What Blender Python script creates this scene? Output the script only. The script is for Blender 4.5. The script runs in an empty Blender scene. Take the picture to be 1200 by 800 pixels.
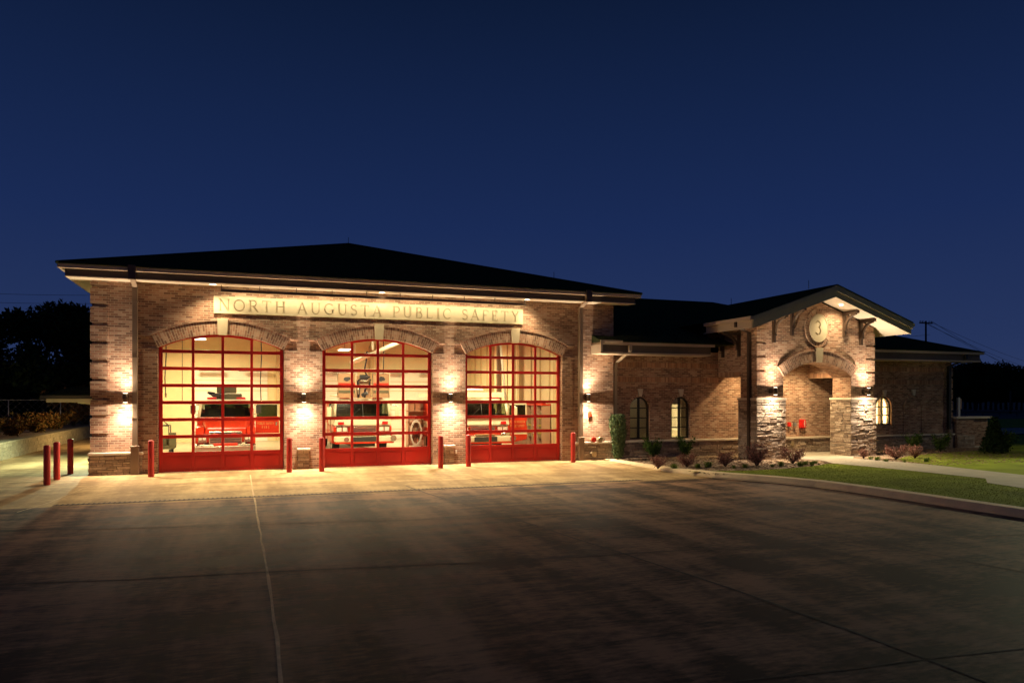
import bpy, math, random
from mathutils import Vector, Matrix
C = bpy.context.scene
COL = C.collection
R = math.radians
PI = math.pi
random.seed(7)

# ------------------------------------------------------------------ camera
FW = (0.3441, 0.9389); RT = (0.9389, -0.3441); EYE = 2.4
cam = bpy.data.cameras.new('camera'); co = bpy.data.objects.new('camera', cam); COL.objects.link(co)
cam.sensor_width = 36; cam.lens = 873 / 1200 * 36; cam.shift_y = 66 / 1200
cam.clip_start = 0.1; cam.clip_end = 3000
co.location = (0, 0, EYE); co.rotation_euler = (R(90), 0, -math.atan2(FW[0], FW[1]))
C.camera = co

# ------------------------------------------------------------------ sky (dusk)
w = bpy.data.worlds.new('World'); C.world = w; w.use_nodes = True
nt = w.node_tree; nt.nodes.clear()
out = nt.nodes.new('ShaderNodeOutputWorld'); bg = nt.nodes.new('ShaderNodeBackground')
tc = nt.nodes.new('ShaderNodeTexCoord'); sp = nt.nodes.new('ShaderNodeSeparateXYZ')
cr = nt.nodes.new('ShaderNodeValToRGB')
nt.links.new(tc.outputs['Generated'], sp.inputs[0]); nt.links.new(sp.outputs['Z'], cr.inputs[0])
e = cr.color_ramp.elements
e[0].position = 0.0; e[0].color = (0.0280, 0.0430, 0.1120, 1)
e[1].position = 1.0; e[1].color = (0.0028, 0.0080, 0.0270, 1)
for p, c in ((0.06, (0.0190, 0.0350, 0.1080, 1)), (0.22, (0.0100, 0.0235, 0.0900, 1)), (0.33, (0.0072, 0.0180, 0.0680, 1)), (0.47, (0.0042, 0.0110, 0.0390, 1))):
    k = e.new(p); k.color = c
nt.links.new(cr.outputs[0], bg.inputs[0]); bg.inputs[1].default_value = 1.0
nt.links.new(bg.outputs[0], out.inputs[0])

C.view_settings.view_transform = 'Standard'; C.view_settings.look = 'None'
C.view_settings.exposure = 0.0; C.view_settings.gamma = 1.0; C.view_settings.use_curve_mapping = False
C.render.engine = 'CYCLES'
C.cycles.use_denoising = True
try: C.cycles.denoiser = 'OPENIMAGEDENOISE'
except Exception: pass
C.cycles.max_bounces = 6; C.cycles.diffuse_bounces = 4; C.cycles.glossy_bounces = 3
C.cycles.transparent_max_bounces = 12; C.cycles.caustics_reflective = False; C.cycles.caustics_refractive = False
C.cycles.sample_clamp_indirect = 6.0

# ------------------------------------------------------------------ helpers
def ray(x, y):
    u = x - 600
    return (873 * FW[0] + u * RT[0], 873 * FW[1] + u * RT[1], -(y - 466))
def on_ground(x, y, z=0.0):
    d = ray(x, y); t = (z - EYE) / d[2]
    return (d[0] * t, d[1] * t)
def at(x, y, Y):
    d = ray(x, y); t = Y / d[1]
    return Vector((d[0] * t, Y, EYE + d[2] * t))

def nn(nt, t, **kw):
    n = nt.nodes.new(t)
    for k, v in kw.items():
        setattr(n, k, v)
    return n
MATS = {}
def mat(name, col, rough=0.6, metal=0.0, var=0.12, scale=3.0, bump=0.0, bscale=40.0, emit=None, estr=1.0, stretch=None, spec=0.5):
    if name in MATS: return MATS[name]
    m = bpy.data.materials.new(name); m.use_nodes = True; nt = m.node_tree
    b = nt.nodes['Principled BSDF']
    b.inputs['Roughness'].default_value = rough; b.inputs['Metallic'].default_value = metal
    b.inputs['Specular IOR Level'].default_value = spec
    t = nn(nt, 'ShaderNodeTexCoord')
    src = t.outputs['Object']
    if stretch:
        mp = nn(nt, 'ShaderNodeMapping'); mp.inputs['Scale'].default_value = stretch
        nt.links.new(src, mp.inputs[0]); src = mp.outputs[0]
    no = nn(nt, 'ShaderNodeTexNoise'); no.inputs['Scale'].default_value = scale; no.inputs['Detail'].default_value = 6
    nt.links.new(src, no.inputs['Vector'])
    r = nn(nt, 'ShaderNodeValToRGB')
    r.color_ramp.elements[0].position = 0.3; r.color_ramp.elements[1].position = 0.7
    r.color_ramp.elements[0].color = tuple(c * (1 - var) for c in col) + (1,)
    r.color_ramp.elements[1].color = tuple(min(1, c * (1 + var)) for c in col) + (1,)
    nt.links.new(no.outputs['Fac'], r.inputs[0]); nt.links.new(r.outputs[0], b.inputs['Base Color'])
    if bump:
        n2 = nn(nt, 'ShaderNodeTexNoise'); n2.inputs['Scale'].default_value = bscale; n2.inputs['Detail'].default_value = 5
        nt.links.new(src, n2.inputs['Vector'])
        bp = nn(nt, 'ShaderNodeBump'); bp.inputs['Strength'].default_value = bump; bp.inputs['Distance'].default_value = 0.02
        nt.links.new(n2.outputs['Fac'], bp.inputs['Height']); nt.links.new(bp.outputs[0], b.inputs['Normal'])
    if emit:
        b.inputs['Emission Color'].default_value = emit + (1,); b.inputs['Emission Strength'].default_value = estr
    MATS[name] = m; return m

def brick_mat(name, tones, mortar, off=0.5, bw=.215):
    m = bpy.data.materials.new(name); m.use_nodes = True; nt = m.node_tree
    b = nt.nodes['Principled BSDF']; b.inputs['Roughness'].default_value = 0.85
    b.inputs['Specular IOR Level'].default_value = 0.25
    uv = nn(nt, 'ShaderNodeUVMap'); uv.uv_map = 'UVMap'
    br = nn(nt, 'ShaderNodeTexBrick')
    br.inputs['Color1'].default_value = (0, 0, 0, 1); br.inputs['Color2'].default_value = (1, 1, 1, 1)
    br.inputs['Mortar'].default_value = (0.5, 0.5, 0.5, 1); br.inputs['Scale'].default_value = 1.0
    br.inputs['Mortar Size'].default_value = 0.0075; br.inputs['Mortar Smooth'].default_value = 0.2
    br.offset = off; br.inputs['Brick Width'].default_value = bw; br.inputs['Row Height'].default_value = 0.073
    nt.links.new(uv.outputs[0], br.inputs['Vector'])
    r = nn(nt, 'ShaderNodeValToRGB'); r.color_ramp.interpolation = 'CONSTANT'
    el = r.color_ramp.elements
    n = len(tones)
    el[0].position = 0; el[0].color = tones[0] + (1,)
    el[1].position = 1.0 - 1.0 / n; el[1].color = tones[-1] + (1,)
    for i in range(1, n - 1):
        k = el.new(i / n); k.color = tones[i] + (1,)
    nt.links.new(br.outputs['Color'], r.inputs[0])
    no = nn(nt, 'ShaderNodeTexNoise'); no.inputs['Scale'].default_value = 1.3; no.inputs['Detail'].default_value = 8
    nt.links.new(uv.outputs[0], no.inputs['Vector'])
    mr = nn(nt, 'ShaderNodeMapRange'); mr.inputs['From Min'].default_value = 0.3; mr.inputs['From Max'].default_value = 0.7
    mr.inputs['To Min'].default_value = 0.78; mr.inputs['To Max'].default_value = 1.18
    nt.links.new(no.outputs['Fac'], mr.inputs['Value'])
    mx = nn(nt, 'ShaderNodeMix', data_type='RGBA'); mx.inputs[7].default_value = mortar + (1,)
    nt.links.new(br.outputs['Fac'], mx.inputs[0]); nt.links.new(r.outputs[0], mx.inputs[6])
    mu = nn(nt, 'ShaderNodeVectorMath', operation='SCALE')
    nt.links.new(mx.outputs[2], mu.inputs[0]); nt.links.new(mr.outputs[0], mu.inputs['Scale'])
    nt.links.new(mu.outputs[0], b.inputs['Base Color'])
    inv = nn(nt, 'ShaderNodeMath', operation='SUBTRACT'); inv.inputs[0].default_value = 1
    nt.links.new(br.outputs['Fac'], inv.inputs[1])
    n3 = nn(nt, 'ShaderNodeTexNoise'); n3.inputs['Scale'].default_value = 60; nt.links.new(uv.outputs[0], n3.inputs['Vector'])
    ad = nn(nt, 'ShaderNodeMath', operation='MULTIPLY_ADD'); ad.inputs[1].default_value = 0.4
    nt.links.new(n3.outputs['Fac'], ad.inputs[0]); nt.links.new(inv.outputs[0], ad.inputs[2])
    bp = nn(nt, 'ShaderNodeBump'); bp.inputs['Strength'].default_value = 0.8; bp.inputs['Distance'].default_value = 0.012
    nt.links.new(ad.outputs[0], bp.inputs['Height']); nt.links.new(bp.outputs[0], b.inputs['Normal'])
    MATS[name] = m; return m

def island_mat(name, tones, rough=0.9, bump=0.6, bscale=14, trans=0.0, spec=0.3):
    m = bpy.data.materials.new(name); m.use_nodes = True; nt = m.node_tree
    b = nt.nodes['Principled BSDF']; b.inputs['Roughness'].default_value = rough
    b.inputs['Specular IOR Level'].default_value = spec if bump else .06
    g = nn(nt, 'ShaderNodeNewGeometry'); r = nn(nt, 'ShaderNodeValToRGB')
    el = r.color_ramp.elements; n = len(tones)
    el[0].position = 0; el[0].color = tones[0] + (1,); el[1].position = 1; el[1].color = tones[-1] + (1,)
    for i in range(1, n - 1):
        k = el.new(i / (n - 1)); k.color = tones[i] + (1,)
    nt.links.new(g.outputs['Random Per Island'], r.inputs[0])
    t = nn(nt, 'ShaderNodeTexCoord'); no = nn(nt, 'ShaderNodeTexNoise'); no.inputs['Scale'].default_value = bscale
    no.inputs['Detail'].default_value = 6; nt.links.new(t.outputs['Object'], no.inputs['Vector'])
    mr = nn(nt, 'ShaderNodeMapRange'); mr.inputs['From Min'].default_value = 0.3; mr.inputs['From Max'].default_value = 0.7
    mr.inputs['To Min'].default_value = 0.75; mr.inputs['To Max'].default_value = 1.2
    nt.links.new(no.outputs['Fac'], mr.inputs['Value'])
    mu = nn(nt, 'ShaderNodeVectorMath', operation='SCALE')
    nt.links.new(r.outputs[0], mu.inputs[0]); nt.links.new(mr.outputs[0], mu.inputs['Scale'])
    nt.links.new(mu.outputs[0], b.inputs['Base Color'])
    if bump:
        bp = nn(nt, 'ShaderNodeBump'); bp.inputs['Strength'].default_value = bump; bp.inputs['Distance'].default_value = 0.03
        nt.links.new(no.outputs['Fac'], bp.inputs['Height']); nt.links.new(bp.outputs[0], b.inputs['Normal'])
    MATS[name] = m; return m

def glass_mat(name, tint, gloss, rough=0.02):
    m = bpy.data.materials.new(name); m.use_nodes = True; nt = m.node_tree; nt.nodes.clear()
    o = nn(nt, 'ShaderNodeOutputMaterial'); t = nn(nt, 'ShaderNodeBsdfTransparent'); g = nn(nt, 'ShaderNodeBsdfGlossy')
    x = nn(nt, 'ShaderNodeMixShader'); t.inputs[0].default_value = tint + (1,); g.inputs['Roughness'].default_value = rough
    tcn = nn(nt, 'ShaderNodeTexCoord'); no = nn(nt, 'ShaderNodeTexNoise'); no.inputs['Scale'].default_value = 2.0
    nt.links.new(tcn.outputs['Object'], no.inputs['Vector'])
    mr = nn(nt, 'ShaderNodeMapRange'); mr.inputs['To Min'].default_value = gloss * 0.7; mr.inputs['To Max'].default_value = gloss * 1.3
    nt.links.new(no.outputs['Fac'], mr.inputs['Value']); nt.links.new(mr.outputs[0], x.inputs[0])
    nt.links.new(t.outputs[0], x.inputs[1]); nt.links.new(g.outputs[0], x.inputs[2]); nt.links.new(x.outputs[0], o.inputs[0])
    MATS[name] = m; return m

def concrete_mat(name, base, stain, joints=None):
    m = bpy.data.materials.new(name); m.use_nodes = True; nt = m.node_tree
    b = nt.nodes['Principled BSDF']; b.inputs['Specular IOR Level'].default_value = 0.12
    t = nn(nt, 'ShaderNodeTexCoord')
    def noise(scale, stretch, rot=0, detail=7, dist=0.0):
        mp = nn(nt, 'ShaderNodeMapping'); mp.inputs['Scale'].default_value = stretch; mp.inputs['Rotation'].default_value = (0, 0, rot)
        nt.links.new(t.outputs['Object'], mp.inputs[0])
        n = nn(nt, 'ShaderNodeTexNoise'); n.inputs['Scale'].default_value = scale; n.inputs['Detail'].default_value = detail
        n.inputs['Distortion'].default_value = dist; n.inputs['Roughness'].default_value = .62
        nt.links.new(mp.outputs[0], n.inputs['Vector']); return n.outputs['Fac']
    a = noise(0.7, (0.35, 2.0, 1), -0.06, 10, 0.6)      # broad streaks along the front of the building
    c = noise(0.5, (2.2, 0.35, 1), 0.12, 6)        # wheel tracks towards the doors
    f = noise(9, (0.6, 1.8, 1), 0, 8)
    s = nn(nt, 'ShaderNodeMath', operation='ADD'); nt.links.new(a, s.inputs[0]); nt.links.new(c, s.inputs[1])
    s2 = nn(nt, 'ShaderNodeMath', operation='MULTIPLY_ADD'); s2.inputs[1].default_value = 0.7
    nt.links.new(f, s2.inputs[0]); nt.links.new(s.outputs[0], s2.inputs[2])
    mr = nn(nt, 'ShaderNodeMapRange'); mr.inputs['From Min'].default_value = 1.22; mr.inputs['From Max'].default_value = 1.56
    nt.links.new(s2.outputs[0], mr.inputs['Value'])
    mx = nn(nt, 'ShaderNodeMix', data_type='RGBA'); mx.inputs[6].default_value = stain + (1,); mx.inputs[7].default_value = base + (1,)
    nt.links.new(mr.outputs[0], mx.inputs[0]); nt.links.new(mx.outputs[2], b.inputs['Base Color'])
    m2 = nn(nt, 'ShaderNodeMapRange'); m2.inputs['To Min'].default_value = 0.55; m2.inputs['To Max'].default_value = 0.85
    nt.links.new(a, m2.inputs['Value']); nt.links.new(m2.outputs[0], b.inputs['Roughness'])
    bp = nn(nt, 'ShaderNodeBump'); bp.inputs['Strength'].default_value = 0.35; bp.inputs['Distance'].default_value = 0.01
    nt.links.new(noise(45, (0.7, 1.5, 1)), bp.inputs['Height']); nt.links.new(bp.outputs[0], b.inputs['Normal'])
    MATS[name] = m; return m

BRICK = brick_mat('brick', [(.36,.190,.125), (.21,.112,.078), (.43,.255,.175), (.30,.158,.104), (.385,.220,.148), (.255,.137,.092), (.47,.31,.22)], (.47,.38,.265))
SOLDIER = brick_mat('soldier brick', [(.44,.22,.13), (.30,.15,.095), (.50,.29,.18), (.36,.18,.11)], (.46,.35,.23), 0.0, .217)
STONE = island_mat('ledge stone', [(.30,.22,.16), (.46,.36,.27), (.22,.16,.12), (.52,.43,.34), (.36,.27,.20), (.60,.50,.40)])
STONEBACK = mat('stone mortar', (.10,.08,.06), .95)
CAP = mat('cast stone', (.66,.58,.46), .75, var=.08, bump=.15)
CREAMST = mat('cream cast stone', (.54,.46,.31), .8, var=.05, scale=5, bump=.12, bscale=60)
TRIM = mat('tan painted metal', (.50,.40,.28), .45, var=.05)
BROWN = mat('brown metal', (.055,.038,.026), .45, var=.1)
BRONZE = mat('bronze metal', (.085,.055,.038), .4, metal=.3, var=.1)
RAKE = mat('olive grey trim', (.42,.38,.25), .55, var=.06)
SOFF = mat('soffit board', (.62,.53,.40), .7, var=.04)
SPOUT = mat('downspout tan', (.30,.22,.15), .4, var=.08)
RED = mat('door red', (.46,.010,.006), .42, var=.10, scale=1.5)
BOLR = mat('bollard red', (.50,.030,.018), .5, var=.14, scale=6, bump=.06)
TRED = mat('truck red', (.60,.035,.012), .28, var=.04)
CREAM = mat('bay wall cream', (.72,.61,.36), .8, var=.03)
CREAMD = mat('bay wall beige', (.54,.41,.21), .8, var=.04)
WHITEP = mat('white paint', (.76,.72,.62), .45, var=.03)
TWHITE = mat('truck cream', (.74,.66,.48), .3, var=.03)
BLACK = mat('black rubber', (.02,.02,.02), .7, var=.2)
DARK = mat('dark metal', (.035,.035,.035), .5, var=.15)
CHROME = mat('chrome', (.55,.52,.46), .25, metal=.9, var=.08)
OLIVE = mat('olive canvas', (.12,.11,.06), .8, var=.15)
TANP = mat('tan panel', (.40,.25,.14), .6, var=.06)
GOLD = mat('gold lettering', (.75,.55,.22), .5, var=.05)
YEL = mat('turnout yellow', (.50,.38,.06), .8, var=.15, scale=20)
KHAKI = mat('turnout khaki', (.26,.17,.08), .9, var=.2, scale=14)
STRAP = mat('silver strip', (.6,.6,.55), .5, var=.05)
SHELF = mat('shelf pink tan', (.52,.32,.22), .7, var=.08)
ORANGE = mat('orange panel', (.55,.14,.02), .6, var=.05)
DECK = mat('roof deck steel', (.14,.13,.08), .6, var=.12)
GLASS = glass_mat('door glass', (.93,.93,.90), .05)
CABGL = glass_mat('cab glass', (.20,.24,.16), .035, .12)
WINGL = glass_mat('window glass', (.75,.72,.62), .07)
FROST = mat('black frame', (.012,.014,.012), .5, var=.1)
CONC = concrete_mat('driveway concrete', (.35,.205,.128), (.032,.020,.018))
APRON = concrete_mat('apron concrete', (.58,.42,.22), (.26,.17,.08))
WALK = mat('sidewalk concrete', (.40,.36,.28), .85, var=.10, scale=2, bump=.2)
KERB = mat('kerb concrete', (.72,.57,.36), .85, var=.12, scale=3, bump=.25)
FLOORB = mat('bay floor', (.36,.31,.22), .35, var=.08, scale=1)
MULCH = mat('mulch', (.26,.18,.11), .95, var=.5, scale=14, bump=1.0, bscale=30)
LAWN = mat('lawn turf', (.19,.24,.022), .95, var=.30, scale=.9, bump=.2, bscale=50, spec=.05)
EARTH = mat('rough ground', (.035,.04,.02), .95, var=.3, scale=.3)
ASPH = mat('asphalt', (.05,.05,.05), .9, var=.15)
SHING = mat('roof shingle', (.045,.056,.026), .95, var=.3, scale=6, bump=.5, bscale=12, spec=.0)
BARK = mat('bark', (.06,.045,.03), .95, var=.3, scale=8, bump=.6)
WOOD = mat('pole wood', (.07,.05,.035), .9, var=.2, scale=6)
STEEL = mat('galvanised steel', (.30,.31,.30), .5, metal=.6, var=.08)
LEAFD = island_mat('dark foliage', [(.018,.035,.012), (.03,.06,.02), (.012,.025,.01), (.045,.075,.025)], bump=0)
LEAFJ = island_mat('juniper foliage', [(.07,.11,.05), (.12,.17,.08), (.05,.08,.035)], bump=0)
LEAFG = island_mat('shrub foliage', [(.05,.10,.02), (.09,.15,.03), (.035,.07,.02)], bump=0)
LEAFL = island_mat('liriope blades', [(.12,.20,.03), (.20,.28,.06), (.09,.14,.03)], bump=0)
LEAFR = island_mat('barberry foliage', [(.30,.12,.11), (.42,.22,.18), (.18,.07,.06), (.50,.32,.26)], bump=0)
LEAFO = island_mat('autumn foliage', [(.20,.09,.03), (.28,.14,.04), (.10,.08,.025), (.16,.12,.04)], bump=0)  # brown-green leaves with the orange lamp light mixed into their colour
BLOCK = island_mat('retaining block', [(.34,.30,.19), (.42,.37,.25), (.29,.26,.17)], bump=.5, bscale=25)
LENS = mat('lamp lens', (.9,.85,.7), .4, emit=(1.0,.86,.62), estr=14.0)
LENS2 = mat('bay lamp lens', (.9,.85,.7), .4, emit=(1.0,.88,.62), estr=9.0)
REDLED = mat('red indicator', (.8,.02,.02), .4, emit=(1,.03,.03), estr=6.0)

def link(o): COL.objects.link(o); return o
def wpos(o):
    v = Vector((0, 0, 0))
    while o is not None: v += o.location; o = o.parent
    return v
def tag(o, label=None, cat=None, group=None, kind=None):
    if label: o['label'] = label
    if cat: o['category'] = cat
    if group: o['group'] = group
    if kind: o['kind'] = kind
    return o
def thing(name, label, cat, loc, group=None):
    o = link(bpy.data.objects.new(name, None)); o.location = loc; o.empty_display_size = 0.2
    return tag(o, label, cat, group)
class MB:
    def __init__(s): s.v = []; s.f = []; s.uv = {}; s.sm = set()
    def face(s, pts, uv=None, smooth=False):
        i = len(s.v); s.v += [tuple(p) for p in pts]; s.f.append(tuple(range(i, i + len(pts))))
        if uv: s.uv[len(s.f) - 1] = uv
        if smooth: s.sm.add(len(s.f) - 1)
    def mesh_add(s, vs, fs, smooth=False, uvs=None):
        i = len(s.v); s.v += [tuple(p) for p in vs]
        for n, f in enumerate(fs):
            s.f.append(tuple(i + k for k in f))
            if smooth: s.sm.add(len(s.f) - 1)
            if uvs: s.uv[len(s.f) - 1] = uvs[n]
    def box(s, x0, x1, y0, y1, z0, z1, M=None):
        vs = [Vector(p) for p in ((x0,y0,z0),(x1,y0,z0),(x1,y1,z0),(x0,y1,z0),(x0,y0,z1),(x1,y0,z1),(x1,y1,z1),(x0,y1,z1))]
        if M: vs = [M @ v for v in vs]
        s.mesh_add(vs, [(0,3,2,1),(4,5,6,7),(0,1,5,4),(1,2,6,5),(2,3,7,6),(3,0,4,7)]); return s
    def hexa(s, pts):
        s.mesh_add(pts, [(0,3,2,1),(4,5,6,7),(0,1,5,4),(1,2,6,5),(2,3,7,6),(3,0,4,7)]); return s
    def prism(s, poly, a0, a1, axis='x'):
        # poly in the two other axes: axis x -> (y,z), y -> (x,z), z -> (x,y)
        def P(q, a):
            return (a, q[0], q[1]) if axis == 'x' else ((q[0], a, q[1]) if axis == 'y' else (q[0], q[1], a))
        n = len(poly); vs = [P(q, a0) for q in poly] + [P(q, a1) for q in poly]
        fs = [tuple(range(n))[::-1], tuple(range(n, 2 * n))] + [(i, (i + 1) % n, n + (i + 1) % n, n + i) for i in range(n)]
        if axis == 'y': fs = [f[::-1] for f in fs]
        s.mesh_add(vs, fs); return s
    def tube(s, pts, r, n=8, cap=True, smooth=True):
        pts = [Vector(p) for p in pts]; rs = r if isinstance(r, (list, tuple)) else [r] * len(pts)
        vs = []; 
        for i, p in enumerate(pts):
            d = (pts[min(i + 1, len(pts) - 1)] - pts[max(i - 1, 0)]).normalized()
            up = Vector((0, 0, 1)) if abs(d.z) < 0.9 else Vector((1, 0, 0))
            a = d.cross(up).normalized(); b = d.cross(a).normalized()
            for k in range(n):
                t = 2 * PI * (k + .5) / n; vs.append(p + a * (math.cos(t) * rs[i]) + b * (math.sin(t) * rs[i]))
        base = len(s.v); fs = []
        for i in range(len(pts) - 1):
            for k in range(n):
                fs.append((i * n + k, i * n + (k + 1) % n, (i + 1) * n + (k + 1) % n, (i + 1) * n + k))
        s.mesh_add(vs, fs, smooth)
        if cap:
            s.f.append(tuple(base + k for k in range(n))[::-1]); s.f.append(tuple(base + (len(pts) - 1) * n + k for k in range(n)))
        return s
    def cyl(s, c, r, z0, z1, n=20, r2=None):
        return s.tube([(c[0], c[1], z0), (c[0], c[1], z1)], [r, r if r2 is None else r2], n)
    def lathe(s, c, prof, n=20):
        vs = []; fs = []
        for (r, z) in prof:
            for k in range(n):
                t = 2 * PI * k / n; vs.append((c[0] + r * math.cos(t), c[1] + r * math.sin(t), c[2] + z))
        for i in range(len(prof) - 1):
            for k in range(n): fs.append((i*n+k, i*n+(k+1)%n, (i+1)*n+(k+1)%n, (i+1)*n+k))
        s.mesh_add(vs, fs, True); return s
    def disc_y(s, c, r, y0, y1, n=20, rz=None):
        rz = rz or r
        return s.prism([(c[0] + r * math.cos(2*PI*k/n), c[1] + rz * math.sin(2*PI*k/n)) for k in range(n)], y0, y1, 'y')
    def disc_x(s, c, r, x0, x1, n=20):
        return s.prism([(c[0] + r * math.cos(2*PI*k/n), c[1] + r * math.sin(2*PI*k/n)) for k in range(n)], x0, x1, 'x')
    def xform(s, M): s.v = [tuple(M @ Vector(p)) for p in s.v]; return s
    def build(s, name, m, parent=None, loc=None, bevel=0.0):
        off = wpos(parent) if parent else Vector(loc or (0, 0, 0))
        me = bpy.data.meshes.new(name)
        me.from_pydata([(p[0]-off.x, p[1]-off.y, p[2]-off.z) for p in s.v], [], s.f)
        uvl = me.uv_layers.new(name='UVMap')
        for pi, p in enumerate(me.polygons):
            if pi in s.uv:
                for li, q in zip(p.loop_indices, s.uv[pi]): uvl.data[li].uv = q
            else:
                n = p.normal
                for li in p.loop_indices:
                    v = s.v[me.loops[li].vertex_index]
                    if abs(n.z) > .7: q = (v[0], v[1])
                    elif abs(n.x) > abs(n.y): q = (v[1], v[2])
                    else: q = (v[0], v[2])
                    uvl.data[li].uv = q
            if pi in s.sm: p.use_smooth = True
        me.materials.append(m)
        o = link(bpy.data.objects.new(name, me))
        if parent: o.parent = parent
        elif loc: o.location = loc
        if bevel:
            b = o.modifiers.new('bevel', 'BEVEL'); b.width = bevel; b.segments = 2; b.limit_method = 'ANGLE'
        return o
def dup(o, parent=None, loc=None, rot=None, scale=None):
    c = o.copy(); COL.objects.link(c); c.parent = parent
    if loc is not None: c.location = loc
    if rot is not None: c.rotation_euler = (0, 0, rot)
    if scale is not None: c.scale = (scale,) * 3 if not hasattr(scale, '__len__') else scale
    for ch in list(o.children):
        dup(ch, c)
    return c
def spot(parent, pos, target, watts, size, blend=.3, col=(1, .78, .50), rad=.05, smooth=0):
    l = bpy.data.lights.new('spot_light', 'SPOT'); l.energy = watts; l.spot_size = R(size); l.spot_blend = blend
    l.color = col; l.shadow_soft_size = rad
    if smooth:
        l.use_nodes = True; nt = l.node_tree; em = nt.nodes['Emission']; fo = nn(nt, 'ShaderNodeLightFalloff')
        fo.inputs['Strength'].default_value = 1.0; fo.inputs['Smooth'].default_value = smooth
        nt.links.new(fo.outputs['Quadratic'], em.inputs['Strength'])
    o = link(bpy.data.objects.new('spot_light', l)); o.parent = parent
    o.location = Vector(pos) - (wpos(parent) if parent else Vector())
    d = Vector(target) - Vector(pos); o.rotation_euler = d.to_track_quat('-Z', 'Y').to_euler(); return o
def area(parent, pos, target, watts, sx, sy, col=(1, .82, .55), spread=180):
    l = bpy.data.lights.new('area_light', 'AREA'); l.shape = 'RECTANGLE'; l.size = sx; l.size_y = sy; l.energy = watts; l.color = col
    l.spread = R(spread)
    o = link(bpy.data.objects.new('area_light', l)); o.parent = parent
    o.location = Vector(pos) - (wpos(parent) if parent else Vector())
    d = Vector(target) - Vector(pos); o.rotation_euler = d.to_track_quat('-Z', 'Y').to_euler(); return o

# ------------------------------------------------------------------ ground
def sheet(name, pts, z, m, kind='structure'):
    b = MB(); b.face([(p[0], p[1], z) for p in pts]); o = b.build(name, m); o['kind'] = kind; return o
sheet('ground', [(-900, -300), (900, -300), (900, 900), (-900, 900)], -0.22, EARTH)
def zdrive(y):
    return 0.0 if y > 25 else (-0.14 if y < 19.5 else -0.14 * (25 - y) / 5.5)
EDGE = [(13.25, 26.3), (13.35, 23.5), (13.55, 21.5), (14.1, 19.9), (14.9, 18.4), (15.4, 17.0), (15.55, 15), (15.55, 11), (15.55, -12)]
b = MB()
rows = [-12, 0, 6, 10, 11, 15, 17, 18.4, 19.5, 19.9, 21.5, 23.5, 25, 26.3]
def edge_x(y):
    pts = sorted(EDGE, key=lambda p: p[1])
    for (xa, ya), (xb, yb) in zip(pts, pts[1:]):
        if ya <= y <= yb: return xa + (xb - xa) * (y - ya) / (yb - ya)
    return pts[0][0]
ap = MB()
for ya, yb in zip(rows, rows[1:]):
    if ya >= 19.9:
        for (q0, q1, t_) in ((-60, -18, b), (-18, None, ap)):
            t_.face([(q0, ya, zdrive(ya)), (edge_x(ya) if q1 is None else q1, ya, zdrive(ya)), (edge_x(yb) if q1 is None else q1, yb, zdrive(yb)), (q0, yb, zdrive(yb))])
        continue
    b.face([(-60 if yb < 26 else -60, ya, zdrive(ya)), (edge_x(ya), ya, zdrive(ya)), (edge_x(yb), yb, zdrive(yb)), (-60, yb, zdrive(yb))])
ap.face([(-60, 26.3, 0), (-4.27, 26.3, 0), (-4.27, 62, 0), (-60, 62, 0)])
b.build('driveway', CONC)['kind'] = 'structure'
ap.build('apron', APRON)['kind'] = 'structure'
# bay floor slab
sheet('bay_floor', [(-4.2, 26.3), (13.8, 26.3), (13.8, 44.2), (-4.2, 44.2)], 0.004, FLOORB)
# joints in the slab, cut or sealed
def joint(name, px, wd, m, bend=0.0):
    b = MB(); g = []
    for (x, y) in px:
        gx, gy = on_ground(x, y, 0)
        for _ in range(4):
            gx, gy = on_ground(x, y, zdrive(gy))
        g.append(Vector((gx, gy, zdrive(gy) + 0.004)))
    # resample
    q = []
    rr = random.Random(len(name) + int(px[0][0]))
    for p0, p1 in zip(g, g[1:]):
        n = max(2, int((p1 - p0).length / 0.7))
        for i in range(n): q.append(p0.lerp(p1, i / n))
    q.append(g[-1])
    d = (g[-1] - g[0]).normalized(); nrm = Vector((-d.y, d.x, 0))
    prev = None
    for p in q:
        p = Vector((p.x, p.y, zdrive(p.y) + 0.004)); j = rr.uniform(-.012, .012); w2 = wd * rr.uniform(.7, 1.3) / 2
        a, c = p + nrm * (j + w2), p + nrm * (j - w2)
        if prev: b.face([prev[0], prev[1], c, a])
        prev = (a, c)
    o = b.build(name, m); o['kind'] = 'structure'; return o
SEAL = mat('joint sealant', (.58,.42,.24), .8, var=.3, scale=6)
CUT = mat('saw cut joint', (.045,.033,.028), .9, var=.3)
joint('driveway_joint', [(293, 556), (297, 578), (304, 618), (312, 665), (321, 725), (331, 805)], .038, SEAL)
joint('driveway_joint', [(475, 569), (600, 607), (720, 645), (860, 690), (1000, 740), (1160, 800)], .045, CUT)
joint('driveway_joint', [(560, 561), (700, 582), (820, 601), (1000, 633), (1210, 672)], .035, CUT)
joint('driveway_joint', [(20, 600), (60, 588), (97, 572), (135, 563)], .03, SEAL)
joint('driveway_joint', [(0, 622), (150, 619), (300, 614)], .045, CUT)
joint('driveway_joint', [(300, 614), (480, 609), (640, 603), (800, 596), (960, 588), (1030, 584)], .045, CUT)
joint('driveway_joint', [(0, 684), (150, 679), (310, 670), (600, 657), (820, 643), (1010, 634), (1200, 626)], .05, CUT)
joint('driveway_joint', [(860, 798), (1000, 783), (1100, 770), (1200, 760)], .03, CUT)
joint('driveway_joint', [(640, 563), (700, 560), (760, 558), (795, 556.5)], .03, CUT)
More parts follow.
